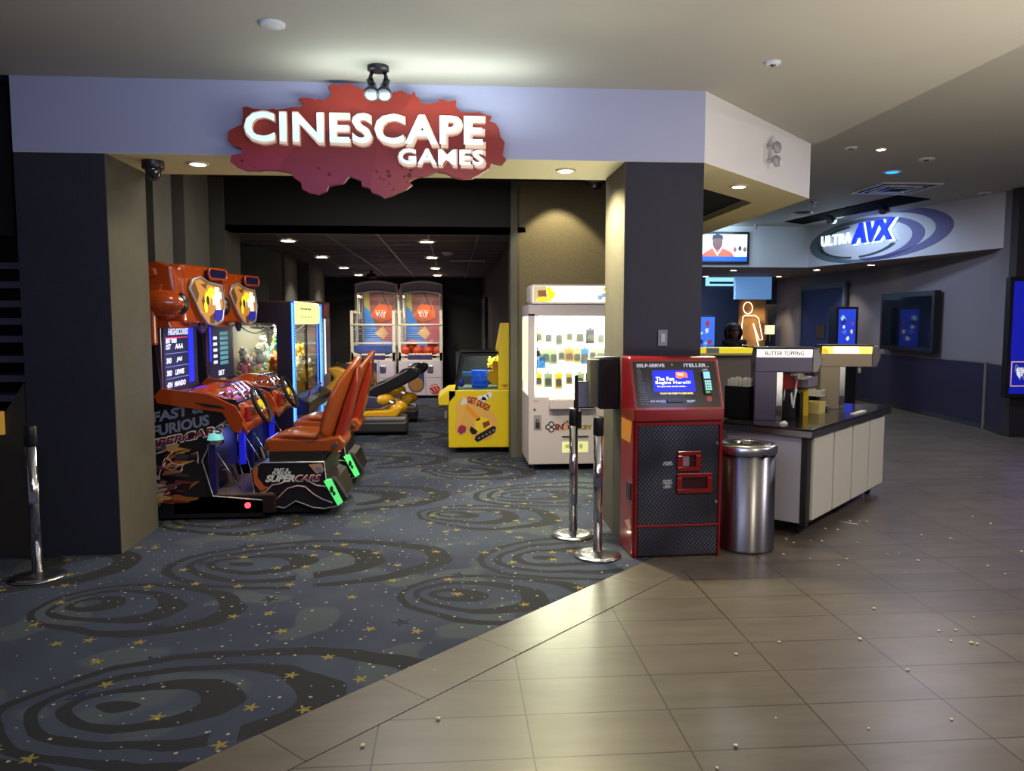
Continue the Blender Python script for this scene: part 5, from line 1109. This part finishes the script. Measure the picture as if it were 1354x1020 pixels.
flat('tap_mark', rrect(.52, .055, .555, .092, .01), T(K, 0, 0, .004), mat('tap_red', (170, 50, 66), .5, emit=.2), hp, .002)
ms = MB().prism(rect(.235, .05, .35, .072), K, .004, .014).build('bill_slot', M['black'], t)
text('panel_lettering', '$20 BILLS', .09, .014, T(K, .16, .06, .005), M['white_ink'], hp, .001, .02); text('panel_lettering', 'RECEIPT', .06, .014, T(K, .405, .06, .005), M['white_ink'], hp, .001, .02)
flats('slot_icons', [rect(.19, .05, .225, .07), rect(.375, .048, .42, .053)], T(K, 0, 0, .005), M['grey_ink'], hp, .001)
dp = MB()
for j in range(17):
    for i in range(5-int(j/5)): dp.prism([(.042+.012*i+.0015*(j % 2)*4, .035+.017*j), (.05+.012*i+.0015*(j % 2)*4, .043+.017*j), (.046+.012*i+.0015*(j % 2)*4, .047+.017*j)], K, .004, .0055)
dp.build('dot_pattern', M['grey_ink'], hp)
# doors with diamond-stud pattern
def stud():
    m = bpy.data.materials.new('diamond_stud_vinyl'); m.use_nodes = True; n = NT(m); p = n.n['Principled BSDF']; o, x, y, z = n.co(); g = n.m
    u = g('MULTIPLY', g('ADD', x, z), 36); v = g('MULTIPLY', g('SUBTRACT', x, g('MULTIPLY', z, .8)), 36)
    a = g('MULTIPLY', g('ABSOLUTE', g('SUBTRACT', g('FRACT', u), .5)), 2); b = g('MULTIPLY', g('ABSOLUTE', g('SUBTRACT', g('FRACT', v), .5)), 2)
    d = g('MULTIPLY', g('MULTIPLY', a, b), n.ramp(n.noise(o, 2.2, 1), .3, .65))
    n.l.new(n.mix(d, lin((27, 28, 38)), lin((128, 132, 150))), p.inputs['Base Color']); p.inputs['Roughness'].default_value = .4
    n.l.new(n.bump(d, .4, .002), p.inputs['Normal']); return m
sd = stud()
df = MB().box(.035, W-.03, .018, .03, .235, .93).build('upper_door', sd, t, bev=.003); MB().box(.04, W-.03, .018, .03, .015, .215).build('lower_door', sd, t, bev=.003)
MB().box(.015, .03, .012, .03, .0, .95).box(W-.027, W-.01, .012, .03, 0, .95).box(.015, W-.01, .012, .03, .216, .234).box(.015, W-.01, .012, .03, .93, .95).build('red_frame', M['red'], t, bev=.003)
F = FY(0, .018, 0)
for x0, z0, x1, z1 in ((.31, .61, .475, .75), (.31, .455, .56, .595)):
    bz = MB().prism(rect(x0, z0, x1, z0+.03), F, 0, .02).prism(rect(x0, z1-.03, x1, z1), F, 0, .02).prism(rect(x0, z0+.03, x0+.035, z1-.03), F, 0, .02).prism(rect(x1-.035, z0+.03, x1, z1-.03), F, 0, .02).build('slot_bezel', M['red'], t, bev=.004)
    flat('slot_recess', rect(x0+.03, z0+.025, x1-.03, z1-.025), F, mat('dark_red_recess', (52, 10, 16), .5), bz, .004)
    if z0 > .6: flat('slot_card', rect(x0+.04, z0+.035, x0+.085, z1-.035), T(F, 0, 0, .004), mat('pink_grey_card', (150, 120, 130), .4), bz, .004)
text('door_lettering', 'GAME\nCARDS', .07, .026, T(F, .245, .665, .001), M['white_ink'], df, .001, .02); text('door_lettering', 'RECEIPT\nCHANGE\nAND\nCREDIT', .07, .06, T(F, .245, .52, .001), M['white_ink'], df, .001, .02)
for z in (.80, .39): MB().cyl((W-.045, .008, z), (W-.045, .02, z), .011, .011, 14).build('door_lock', M['chrome'], df)
SX = FR((0, 0, 0), (0, -1, 0), (0, 0, 1))
MB().prism(rect(-.16, .40, -.07, .52), SX, 0, .008).build('side_vent', M['dsteel'], t)
flat('side_decal', [(-kd+.02, .8), (-.1, .8), (-.06, .95), (-kd+.02, .95)], SX, mat('amber_decal', (200, 130, 40), .4), t, .001)
flat('side_decal', [(-.22, .22), (-.10, .17), (-.06, .2), (-.10, .26)], SX, mat('blush_decal', (214, 150, 120), .4), t, .001)
light('kiosk_fill', 'AREA', (1.55, 5.05, 1.25), .7, (.3, .4, 1), .3, rot=(math.radians(70), 0, 0))  # unseen blue area light aimed at the kiosk front
# switch plate on column
t = thing('wall_switch', 'grey steel switch plate on the navy column above the kiosk', 'switch', gy(876, 447, 5.6))
MB().box(-.035, .035, -.008, 0, -.06, .06).build('plate', mat('zinc_plate', (120, 120, 132), .4, .5), t, bev=.003); MB().box(-.015, .015, -.013, -.008, -.03, .03).build('rocker', mat('pale_rocker', (176, 176, 186), .4), t, bev=.002)
# dispenser
t = thing('wall_dispenser', 'black and olive ticket box mounted on the side of the navy column', 'dispenser', (1.245, 5.78, 0))
MB().box(-.155, 0, -.08, .16, .99, 1.375).build('housing', M['plastic'], t, bev=.012)
MB().box(-.215, -.15, -.03, .14, 1.0, 1.36).build('olive_panel', mat('olive_metal_panel', (126, 124, 100), .4, .3), t, bev=.006)
MB().cyl((-.218, -.0, 1.32), (-.212, -.0, 1.32), .008, .008, 10).cyl((-.218, .08, 1.15), (-.212, .08, 1.15), .006, .006, 8).build('screws', M['black'], t)
MB().tube([(-.22, -.03, 1.365), (-.10, -.07, 1.38), (0, -.075, 1.38)], .006, 6).build('top_edge', mat('silver_edging', (170, 170, 175), .35, .5), t)
# ================================================================== stanchions
def stanchion(loc, label, h=.985, head=True, lean=0):
    t = thing('stanchion', label, 'stanchion post', loc, 0, 'chrome queue posts'); t.rotation_euler = (0, lean, 0)
    MB().lathe([(0, .0), (.165, .0), (.168, .006), (.165, .012), (.12, .022), (.05, .03), (.035, .04), (0, .04)], seg=48).build('base', M['steel'], t)
    MB().cyl((0, 0, .03), (0, 0, h-.10), .033, .033, 32).build('post', M['chrome'], t)
    MB().lathe([(.034, h-.13), (.037, h-.12), (.037, h-.01), (.033, h), (0, h)], seg=28).build('belt_head', M['plastic'], t)
    if head: MB().box(.025, .055, -.03, .03, h-.15, h-.02).build('belt_clip', M['rubber'], t, bev=.004)
    return t
s1 = stanchion((.92, 5.83, 0), 'chrome queue post carrying a small grey sign, beside the column')
MB().box(.0, .02, -.012, .012, .97, 1.05).box(.02, .15, -.008, .004, .985, 1.0).build('sign_bracket', M['plastic'], s1)
MB().box(.005, .028, -.02, .012, .98, 1.24).box(.028, .155, -.008, .008, .985, 1.19).build('sign_holder', M['plastic'], s1); MB().box(.03, .145, -.012, -.008, .995, 1.18).build('sign_sheet', mat('lavender_grey_sheet', (126, 124, 150), .5), s1)
stanchion((1.01, 5.30, 0), 'chrome queue post nearest the red kiosk', head=False)
s3 = stanchion((-2.67, 5.12, 0), 'dim chrome queue post in front of the left navy column', head=False)
# ================================================================== bin
t = thing('litter_bin', 'brushed steel round litter bin beside the red kiosk', 'bin', (2.13, 5.45, 0)); R = .21
def bin_mat():
    m = mat('bin_steel', (150, 148, 154), .34, 1, aniso=.85)
    n = NT(m); tn = n.n.new('ShaderNodeTangent'); tn.direction_type = 'RADIAL'; tn.axis = 'Z'; n.l.new(tn.outputs[0], n.n['Principled BSDF'].inputs['Tangent']); n.n['Principled BSDF'].inputs['Anisotropic Rotation'].default_value = .25
    return m
MB().lathe([(0, .0), (R-.01, .0), (R-.005, .012), (R-.008, .02), (R-.008, .71), (0, .71)], seg=64).build('body', bin_mat(), t)
lid = MB().lathe([(R+.002, .70), (R+.004, .75), (R-.01, .765), (.10, .772), (.09, .765), (.085, .70), (.0, .70)], seg=64).build('lid', M['steel'], t)
MB().lathe([(0, .718), (.086, .718), (.086, .722), (0, .722)], seg=40).build('opening', M['matte'], lid); MB().box(-.006, .006, -.09, .09, .755, .77).build('lid_bar', M['steel'], lid)
MB().box(.03, .07, -R-.003, -R+.02, .70, .712).build('lid_slot', M['black'], lid)
# ================================================================== condiment island
IL, IW = 2.0, .66; ir = math.radians(45)
t = thing('condiment_island', 'white condiment cart with a black granite top on casters', 'serving cart', (2.66, 5.64, 0), ir)
MB().box(.02, IL, .0, IW, .11, .78).build('carcass', mat('island_lilac_white', (192, 188, 200), .5), t, bev=.004)
MB().box(.0, .02, .03, IW-.03, .10, .78).build('end_panel', mat('island_lilac_white', (192, 188, 200), .5), t, bev=.004)
MB().box(.04, IL-.02, -.012, .0, .10, .80).build('door_frame', M['dsteel'], t); MB().box(-.005, .05, -.015, .03, .08, .80).build('corner_post', M['plastic'], t)
dw = (IL-.12)/4
for i in range(4):
    x0 = .07+i*dw; d = MB().box(x0+.014, x0+dw-.014, -.035, -.012, .12, .765).build('door', mat('door_warm_white', (218, 214, 200), .4), t, bev=.004)
    MB().box(x0+.12, x0+.30, -.05, -.035, .765, .775).build('door_handle', M['steel'], d)
MB().box(-.05, IL+.05, -.06, IW+.05, .822, .84).build('worktop', M['granite'], t, bev=.006); MB().box(-.05, IL+.05, -.06, IW+.05, .775, .822).build('worktop_edge', M['steel'], t)
for x in (.12, IL/2, IL-.12):
    for y in (.08, IW-.08):
        cs_ = MB().cyl((x, y-.014, .045), (x, y+.014, .045), .045, .045, 18).build('caster', M['rubber'], t); MB().box(x-.03, x+.03, y-.025, y+.025, .07, .11).build('caster_plate', M['dsteel'], cs_)
ISL = Matrix.Translation((2.66, 5.64, 0)) @ RZ(ir)
def isl(px, py, z=.84): v = gz(px, py, z); return v
# butter dispensers: a column with an arm reaching towards the front edge
def dispenser(px, py, label, lit, textured, nm, h, fc):
    b0 = isl(px, py); t = thing(nm, label, 'butter dispenser', (b0.x, b0.y, .84), math.radians(-12))
    c1 = mat('dispenser_side_'+fc, {'lilac': (92, 86, 110), 'tan': (150, 138, 118)}[fc], .4, .3)
    MB().box(-.085, .085, -.0, .20, .0, h-.06).build('column', c1, t, bev=.004)
    MB().box(.085, .135, .0, .20, .0, h-.14).build('column_face', M['steel'], t, bev=.003); MB().box(.09, .13, -.006, .0, .04, .12).build('socket', M['dsteel'], t)
    MB().box(-.085, .36, -.005, .21, h-.14, h-.02).build('arm', c1, t, bev=.005)
    MB().prism([(-.085, h-.02), (.36, h-.02), (.375, h+.045), (-.07, h+.045)], FY(0, .0, 0), -.2, .0).build('lamp_housing', c1, t)
    MB().prism(rect(-.075, 0, .355, .062), FR((0, -.002, h-.02), (1, 0, 0), (.02, .0, 1)), -.01, .006).build('light_panel', lit, t)
    MB().box(-.08, .38, .01, .22, h+.045, h+.06).build('top_cap', M['black'], t, bev=.004)
    MB().prism([(.36, h-.15), (.41, h-.14), (.44, h-.04), (.41, h+.05), (.36, h+.05)], FY(0, 0, 0), -.2, 0).build('end_cap', M['dsteel'], t, bev=.008)
    MB().cyl((.27, .06, h-.2), (.27, .06, h-.14), .013, .018, 12).build('nozzle', mat('nozzle_cream', (220, 214, 190), .4), t)
    return t, h
b1, h = dispenser(1011, 556, 'nearer butter topping dispenser with a white lit sign on the cart', em('white_light_panel', (252, 246, 236), 1.15), 0, 'butter_dispenser', .535, 'lilac')
text('sign_lettering', 'BUTTER TOPPING', .30, .034, FR((.14, -.0085, h+.012), (1, 0, 0), (.02, .0, 1)), mat('sepia_lettering', (90, 74, 66), .5), b1, .002, .02)
b2, h2 = dispenser(1096, 541, 'farther butter dispenser with an orange lit panel', em('popcorn_light_panel', (255, 205, 90), 1.8), 0, 'butter_dispenser', .53, 'tan')
MB().prism(rect(.02, 0, .24, .06), FR((0, -.0085, h2-.018), (1, 0, 0), (.02, .0, 1)), 0, .002).build('bright_patch', em('pale_light_patch', (255, 245, 215), 2.4), b2)
MB().prism([(-.075, 0), (-.02, 0), (-.03, .03), (-.05, .05), (-.075, .045)], FR((0, -.0085, h2-.018), (1, 0, 0), (.02, .0, 1)), 0, .002).build('popcorn_art', em('amber_light_patch', (240, 170, 30), 1), b2)
# objects on the cart
def item(nm, mb, m, px, py, label, cat, rz=0, z=.84, group=None, **k):
    o = mb.build(nm, m, **k); v = gz(px, py, z); o.location = (v.x, v.y, z); o.rotation_euler = (0, 0, rz); return tag(o, label, cat, group)
blk = mat('black_organiser', (20, 19, 21), .45)
def organiser(px, py, label, w, d, h, rz=ir):
    v = isl(px, py); t = thing('napkin_holder', label, 'napkin holder', (v.x, v.y, .84), rz)
    MB().box(-w/2, w/2, -d/2, -d/2+.006, 0, h).box(-w/2, w/2, d/2-.006, d/2, 0, h).box(-w/2, -w/2+.006, -d/2, d/2, 0, h).box(w/2-.006, w/2, -d/2, d/2, 0, h).box(-w/2, w/2, -d/2, d/2, 0, .01).build('box', blk, t)
    return t
o1 = organiser(978, 553, 'black napkin box with white napkins left of the nearer dispenser', .16, .2, .27)
nk = MB(); rn = random.Random(6)
for i in range(12): nk.prism([(-.07, .02), (.07, .02), (.07-.02*rn.random(), .31+.04*rn.random()), (-.07+.03*rn.random(), .32+.03*rn.random())], FR((0, -.085+.0145*i, 0), (1, 0, 0), (0, rn.uniform(-.03, .03), 1)), 0, .004)
nk.build('napkins', mat('napkin_paper', (225, 222, 215), .8), o1)
o2 = organiser(1037, 553, 'black straw organiser with white packets between the dispensers', .13, .14, .25)
nk = MB()
for i in range(16): x, y = rn.uniform(-.05, .05), rn.uniform(-.055, .055); nk.cyl((x, y, .05), (x+rn.uniform(-.03, .03), y+rn.uniform(-.03, .03), .33+rn.uniform(-.03, .02)), .007, .007, 6)
nk.build('straws', MATS['napkin_paper'], o2)
for k_, (dx, z, a) in enumerate(((-.05, .17, .3), (.0, .14, -.3), (.03, .2, -.5))): MB().prism([(-.012, -.05), (.012, -.05), (.012, .05), (-.012, .05)], T(FY(dx, -.074, z), 0, 0) @ RZ(a), 0, .006).build('packet', MATS['napkin_paper'], o2)
o3 = organiser(1050, 550, 'second black organiser left of the yellow popcorn bag', .08, .12, .2)
nk = MB()
for i in range(7): x, y = rn.uniform(-.03, .03), rn.uniform(-.045, .045); nk.cyl((x, y, .03), (x+.01, y, .24), .006, .006, 6)
nk.build('straws', MATS['napkin_paper'], o3)
v = isl(1063, 549); t = thing('popcorn_bag', 'tall yellow paper popcorn bag standing on the cart', 'paper bag', (v.x, v.y, .84), ir+.4)
MB().prism([(-.035, 0), (.035, 0), (.05, .24), (.03, .25), (.0, .235), (-.03, .255), (-.05, .24)], FY(0, .03, 0), -.0, .06).build('bag', mat('yellow_paper', (236, 196, 24), .6), t)
flats('bag_mark', [rect(-.015, .12, .01, .125), rect(-.01, .14, .018, .145), rect(-.012, .1, .012, .105)], FY(0, -.031, 0), M['black'], t, .002)
def basket(nm, px, py, z, w, d, h, m, label, cat):
    v = gz(px, py, z); t = thing(nm, label, cat, (v.x, v.y, z), ir)
    s = MB().prism([(-w/2, 0), (w/2, 0), (w/2+.015, h), (-w/2-.015, h)], FY(0, d/2, 0), 0, .006).prism([(-w/2, 0), (w/2, 0), (w/2+.015, h), (-w/2-.015, h)], FY(0, -d/2, 0), 0, .006)
    s.prism([(-d/2, 0), (d/2, 0), (d/2, h), (-d/2, h)], FX(w/2, 0, 0), 0, .012).prism([(-d/2, 0), (d/2, 0), (d/2, h), (-d/2, h)], FX(-w/2, 0, 0), -.012, .0).box(-w/2, w/2, -d/2, d/2, 0, .006)
    s.build('tray', m, t); return t
basket('condiment_tub', 1077, 546, .84, .14, .12, .10, mat('straw_yellow_tub', (212, 196, 120), .5), 'pale yellow tub beside the yellow popcorn bag', 'tub')
r_ = MB().box(-.08, .14, -.07, .09, 0, .12); item('riser_box', r_, blk, 1082, 538, 'black riser box behind the tubs on the cart', 'box', ir)
b = basket('white_basket', 1080, 523, .96, .2, .14, .06, mat('basket_white', (222, 218, 212), .5), 'white slotted basket on the black riser', 'basket')
q = MB()
for i in range(9): q.box(-.09+.02*i, -.082+.02*i, -.078, -.074, .012, .05)
q.build('slots', M['trim'], b)
basket('red_tray', 1036, 513, 1.09, .24, .16, .10, mat('brick_red_tray', (150, 36, 30), .5), 'dark red tray with papers above the straws', 'tray')
basket('grey_tray', 1061, 511, 1.09, .22, .16, .08, mat('lilac_grey_tray', (120, 116, 138), .5), 'grey tray piled with lids beside the red tray', 'tray')
lid_ = MB()
for i in range(5): lid_.lathe([(0, .0), (.05, .0), (.055, .008), (.045, .014), (0, .014)], (rn.uniform(-.06, .06), rn.uniform(-.04, .04), .014*i), 16)
item('cup_lids', lid_, mat('lid_plastic', (214, 208, 196), .3), 1066, 497, 'loose pale cup lids on the grey tray', 'cup lids', z=1.15, kind=None) if False else None
v = gz(1063, 502, 1.17); o = lid_.build('cup_lids', mat('lid_plastic', (214, 208, 196), .3)); o.location = v; tag(o, 'loose pile of pale cup lids on the grey tray', 'cup lids', kind='stuff')
st_ = MB().box(-.03, .03, -.03, .03, 0, .25).box(-.14, .26, -.12, .12, .235, .25); item('tray_stand', st_, blk, 1047, 549, 'black stand holding the red and grey trays', 'stand', ir)
v = isl(1087, 541)
t = tag(MB().lathe([(0, .0), (.035, .0), (.06, .03), (.065, .04), (.055, .035), (.03, .008), (0, .008)], (0, 0, 0), 24).build('small_bowl', mat('bowl_grey', (150, 148, 140), .3)), 'small grey bowl in front of the farther dispenser', 'bowl'); t.location = (v.x, v.y, .84)
nc = MB().prism([(-.03, -.01), (.0, .02), (.04, .0), (.01, -.03)], XY, 0, .012).prism([(-.01, 0), (.03, .035), (.04, .03), (.0, -.005)], XY, 0, .02); item('crumpled_napkin', nc, MATS['napkin_paper'], 1035, 561, 'crumpled white napkin on the granite at the near end', 'napkin')
nc = MB().box(-.16, .16, -.02, .02, 0, .008); item('paper_strip', nc, MATS['napkin_paper'], 1135, 546, 'thin pale paper strip at the far end of the granite', 'paper', ir)
# ================================================================== concession counter
cp = gy(930, 470, 8.2); c1 = gy(1003, 468, 8.2)
struct('wall_counter', MB().box(1.97, c1.x-.02, 8.2, 8.4, 0, c1.z-.02), mat('counter_taupe_laminate', (112, 102, 104), .5))
cc = thing('glass_counter_top', 'rounded glass counter top lit yellow from inside', 'counter', (2.6, 8.2, 0)); zc = c1.z-.02
MB().box(-.65, c1.x-2.6, -.06, .5, zc, zc+.03).build('metal_sill', mat('champagne_metal', (190, 178, 130), .35, .4), cc, bev=.01)
MB().box(-.6, c1.x-2.65, -.02, .4, zc+.03, zc+.08).build('lit_display', em('display_yellow', (238, 208, 40), 1.1), cc)
MB().box(-.62, c1.x-2.62, -.04, -.035, zc+.03, zc+.11).box(-.62, c1.x-2.62, -.04, .46, zc+.10, zc+.11).build('glass_case', M['glass'], cc)
MB().box(.12, .26, -.03, -.022, zc+.03, zc+.085).build('label_card', mat('silver_label', (190, 190, 196), .4), cc)
MB().tube([(c1.x-2.58, -.05, zc), (c1.x-2.56, -.05, zc+.09), (c1.x-2.53, -.05, zc+.1), (c1.x-2.5, -.05, zc+.02)], .01, 8).build('rail_end', M['chrome'], cc)
struct('wall_counter', MB().box(c1.x-.02, gy(1085, 460, 9.6).x, 9.6, 9.8, 0, gy(1040, 461, 9.6).z-.03), M['black'])
tpz = gy(1040, 461, 9.6).z
t = tag(MB().box(0, gy(1085, 460, 9.6).x-c1.x+.02, 0, .5, 0, .03).build('counter_top', mat('dark_counter_stone', (70, 66, 70), .25)), 'long dark stone counter top behind the butter dispensers', 'counter top'); t.location = (c1.x-.02, 9.5, tpz-.03)
None and bx('receipt_printer', 1074, 477, 1086, 481, 9.3, .1, M['white'], 'small white ledge seen between the two butter dispensers', 'ledge')
# ================================================================== the attendant behind the counter
def person():
    pp_ = gy(970, 432, 11.2); sc_ = 1.0; H = pp_.z+.03
    t = thing('person', 'person in a black hooded top and dark cap standing behind the counter', 'person', (pp_.x, 11.2, 0))
    k = H/1.72
    V = [(0, 0, .95), (0, 0, 1.15), (0, 0, 1.36), (0, 0, 1.47), (0, -.01, 1.56), (-.17, .0, 1.38), (-.24, -.02, 1.12), (-.20, -.20, .98), (.17, .0, 1.38), (.24, -.02, 1.12), (.20, -.20, .98),
         (-.10, 0, .86), (-.11, -.01, .48), (-.11, .02, .08), (-.11, -.14, .04), (.10, 0, .86), (.11, -.01, .48), (.11, .02, .08), (.11, -.14, .04)]
    E_ = [(0, 1), (1, 2), (2, 3), (3, 4), (2, 5), (5, 6), (6, 7), (2, 8), (8, 9), (9, 10), (0, 11), (11, 12), (12, 13), (13, 14), (0, 15), (15, 16), (16, 17), (17, 18)]
    Rr = [.15, .15, .16, .075, .07, .085, .06, .045, .085, .06, .045, .10, .07, .05, .045, .10, .07, .05, .045]
    me = bpy.data.meshes.new('body'); me.from_pydata([(x*k, y*k, z*k) for x, y, z in V], E_, []); o = bpy.data.objects.new('body', me); C.objects.link(o); o.parent = t
    o.modifiers.new('skin', 'SKIN'); s = o.modifiers.new('sub', 'SUBSURF'); s.levels = s.render_levels = 2
    for i, r in enumerate(Rr): me.skin_vertices[0].data[i].radius = (r*k, r*k*.8, )
    me.skin_vertices[0].data[0].use_root = True; me.materials.append(mat('black_hoodie', (20, 19, 22), .85))
    skin = mat('tan_skin', (120, 80, 66), .55)
    hz = 1.60*k
    hd = MB()
    def head(u, v):
        a = u*2*PI; b = -PI/2+v*PI; r = Vector((math.cos(b)*math.cos(a)*.075, math.cos(b)*math.sin(a)*.09, math.sin(b)*.115))
        if b < 0: r.x *= 1-.25*abs(math.sin(b)); 
        if r.y < -.07 and abs(r.x) < .02 and -.03 < r.z < .02: r.y -= .02
        return Vector((0, -.01, hz))+r
    hd.grid(head, 32, 20, True); hd.ell((-.076, 0, hz-.01), (.012, .02, .03), 8).ell((.076, 0, hz-.01), (.012, .02, .03), 8)
    hh = hd.build('head', skin, t)
    MB().ell((-.028, -.088, hz+.01), (.012, .006, .007), 8).ell((.028, -.088, hz+.01), (.012, .006, .007), 8).build('eyes', M['black'], hh); MB().ell((0, -.09, hz-.055), (.024, .006, .007), 8).build('mouth', mat('lip_red', (120, 60, 56), .5), hh)
    hd = MB()
    def hood(u, v):
        a = -PI*.16+(PI*1.32)*u; b = -1.1+v*2.4
        return Vector((0, .01, hz-.01))+Vector((math.cos(b)*math.cos(a)*.125, math.cos(b)*math.sin(a)*.125, math.sin(b)*.15))
    hd.grid(hood, 24, 16); hd.tube([(-.13*math.cos(a*PI/12)*1.1, -.04-.05*math.sin(a*PI/12), hz-.14-.03*math.sin(a*PI/12)) for a in range(13)], .04, 10)
    hd.build('hood', MATS['black_hoodie'], t, solid=.015)
    MB().lathe([(.086, .03), (.088, .07), (.07, .11), (.03, .128), (0, .13)], (0, -.005, hz), 24).prism([(-.07, -.07), (-.05, -.145), (.05, -.145), (.07, -.07)], Matrix.Translation((0, 0, hz+.035)), 0, .008).build('cap', mat('charcoal_cap', (40, 38, 40), .7), t)
    MB().prism(rect(-.03, .05, .03, .085), FR((0, -.094, hz), (1, 0, 0), (0, .2, 1)), 0, .004).build('cap_patch', mat('pale_patch', (180, 170, 170), .6), t)
    for sx in (-1, 1):
        hn = MB().ell((sx*.2*k, -.25*k, .985*k), (.04, .05, .02), 10)
        for f in range(4): hn.tube([(sx*.2*k-.028+.019*f, -.28*k, .985*k), (sx*.2*k-.028+.019*f, -.33*k-.01*(f in (1, 2)), .98*k), (sx*.2*k-.028+.019*f, -.345*k-.012*(f in (1, 2)), .965*k)], [.009, .008, .007], 6)
        hn.tube([(sx*.2*k-sx*.035, -.24*k, .985*k), (sx*.2*k-sx*.06, -.28*k, .98*k), (sx*.2*k-sx*.06, -.30*k, .975*k)], [.011, .009, .008], 6)
        hn.build('hand', skin, t)
person()
# ================================================================== popcorn crumbs on the tiles
cm = mat('popcorn_white', (235, 220, 180), .8)
def crumb():
    rn = random.Random(1); b = MB()
    for i in range(5): b.ell((rn.uniform(-.006, .006), rn.uniform(-.006, .006), .006+rn.uniform(0, .004)), rn.uniform(.004, .007), 8)
    return b.build('popcorn_kernel', cm)
pr = crumb(); first = True; rn = random.Random(12)
Rz = lambda x, y: (900+x/2.982, 680+y/2.982)
spots = [Rz(*q) for q in ((405,160),(512,104),(510,175),(555,108),(572,58),(620,62),(445,113),(415,100),(655,178),(622,203),(695,113),(882,230),(935,184),(862,155),(708,494),(896,614),(1067,809),(742,846),(376,805),(215,914),(142,1003),(1063,96),(1070,98),(1223,40),(1344,148),(1278,237),(1212,206),(1155,407),(1083,458),(1020,461),(1145,508),(1168,513),(1065,500),(762,374),(388,505),(218,553),(815,160),(948,84),(1150,10),(705,28),(735,32),(668,30))]
spots += [(579, 951), (574, 887), (480, 987)]
for i, (px, py) in enumerate(spots):
    o = pr if first else pr.copy()
    if not first: C.objects.link(o)
    first = False; v = gz(px, py, 0); o.location = (v.x, v.y, -.004); o.rotation_euler = (0, 0, rn.uniform(0, 6)); s = rn.uniform(.4, .9); o.scale = (s*1.2, s, s)
    near = 'near the cart' if py < 745 else ('on the open tiles' if py < 900 else 'on the nearest tiles')
    tag(o, 'tiny white popcorn crumb on the dark floor tiles '+near, 'popcorn crumb', 'popcorn crumbs on the tiles')
o = tag(MB().cyl((-.07, 0, .005), (.07, .0, .005), .004, .004, 8).build('drinking_straw', MATS['napkin_paper']), 'white paper straw lying under the cart doors', 'straw'); v = gz(1122, 692, 0); o.location = (v.x, v.y, -.004); o.rotation_euler = (0, 0, -.7)
# ================================================================== camera, light
cam = bpy.data.cameras.new('camera'); co = bpy.data.objects.new('camera', cam); C.objects.link(co)
cam.sensor_fit = 'HORIZONTAL'; cam.angle = 2*math.atan(677/FPX); co.location = (0, 0, EYE); co.rotation_euler = (PI/2-PIT, 0, -YAW); cam.clip_start = .05
bpy.context.scene.camera = co
w = bpy.data.worlds.new('w'); bpy.context.scene.world = w; w.use_nodes = True; w.node_tree.nodes['Background'].inputs[0].default_value = (.5, .5, .72, 1); w.node_tree.nodes['Background'].inputs[1].default_value = .13
# unseen area lights added under the lobby ceilings, no fixtures
for x, y, e, c in ((-2.2, .4, 4, (.95, .93, 1)), (.8, -.6, 12, (1, .93, .82)), (3.0, 1.6, 70, (1, .88, .66)), (5.6, 4.2, 85, (.95, .88, .95)), (5.6, 8.6, 65, (.86, .84, 1)), (4.6, 12.4, 80, (.76, .86, 1))):
    light('lobby_fill', 'AREA', (x, y, (CE if x < 3.3 else UP)-.05), e, c, .5)
# upward fill added to brighten the lobby ceiling, no such lamps there
light('ceiling_fill', 'AREA', (3.0, 3.0, .9), 80, (1, .92, .75), 1.6, rot=(PI, 0, 0))
light('ceiling_fill', 'AREA', (-.2, 4.6, 2.2), 5, (.9, 1, .9), 1.6, rot=(PI, 0, 0), sy=.4)
light('ceiling_fill', 'AREA', (5.6, 3.4, .9), 70, (1, .93, .82), 1.8, rot=(PI, 0, 0))
light('back_blue_fill', 'AREA', (5.6, 17.6, 2.65), 60, (.55, .7, 1), .8)  # bluish fill added in the back zone, no lamp there
light('door_warm', 'SPOT', (7.5, 15.8, 2.66), 40, (1, .9, .7), .05, rot=(0, math.radians(-18), 0), spot=1.6)
light('fascia_fill', 'AREA', (-.3, 2.2, 2.6), 34, (.66, .70, 1), 2.5, rot=(math.radians(82), 0, 0), sy=.6)  # blue-tinted fill added for the fascia, no fixture
light('panel_downlight', 'SPOT', (1.25, 8.95, CE-.03), 80, (1, .88, .55), .04, rot=(math.radians(8), 0, 0), spot=1.5, blend=.25)
light('arcade_fill', 'AREA', (-.4, 7.2, CE-.05), 85, (1, .95, .85), 1.2)
sc = bpy.context.scene
sc.view_settings.view_transform = 'Standard'; sc.view_settings.look = 'None'; sc.view_settings.gamma = 1; sc.view_settings.use_curve_mapping = False; sc.view_settings.exposure = 0
for k_, o in list(enumerate(bpy.data.objects)):
    if o.type == 'MESH' and not o.parent and 'label' not in o and 'kind' not in o: print('UNTAGGED', o.name)
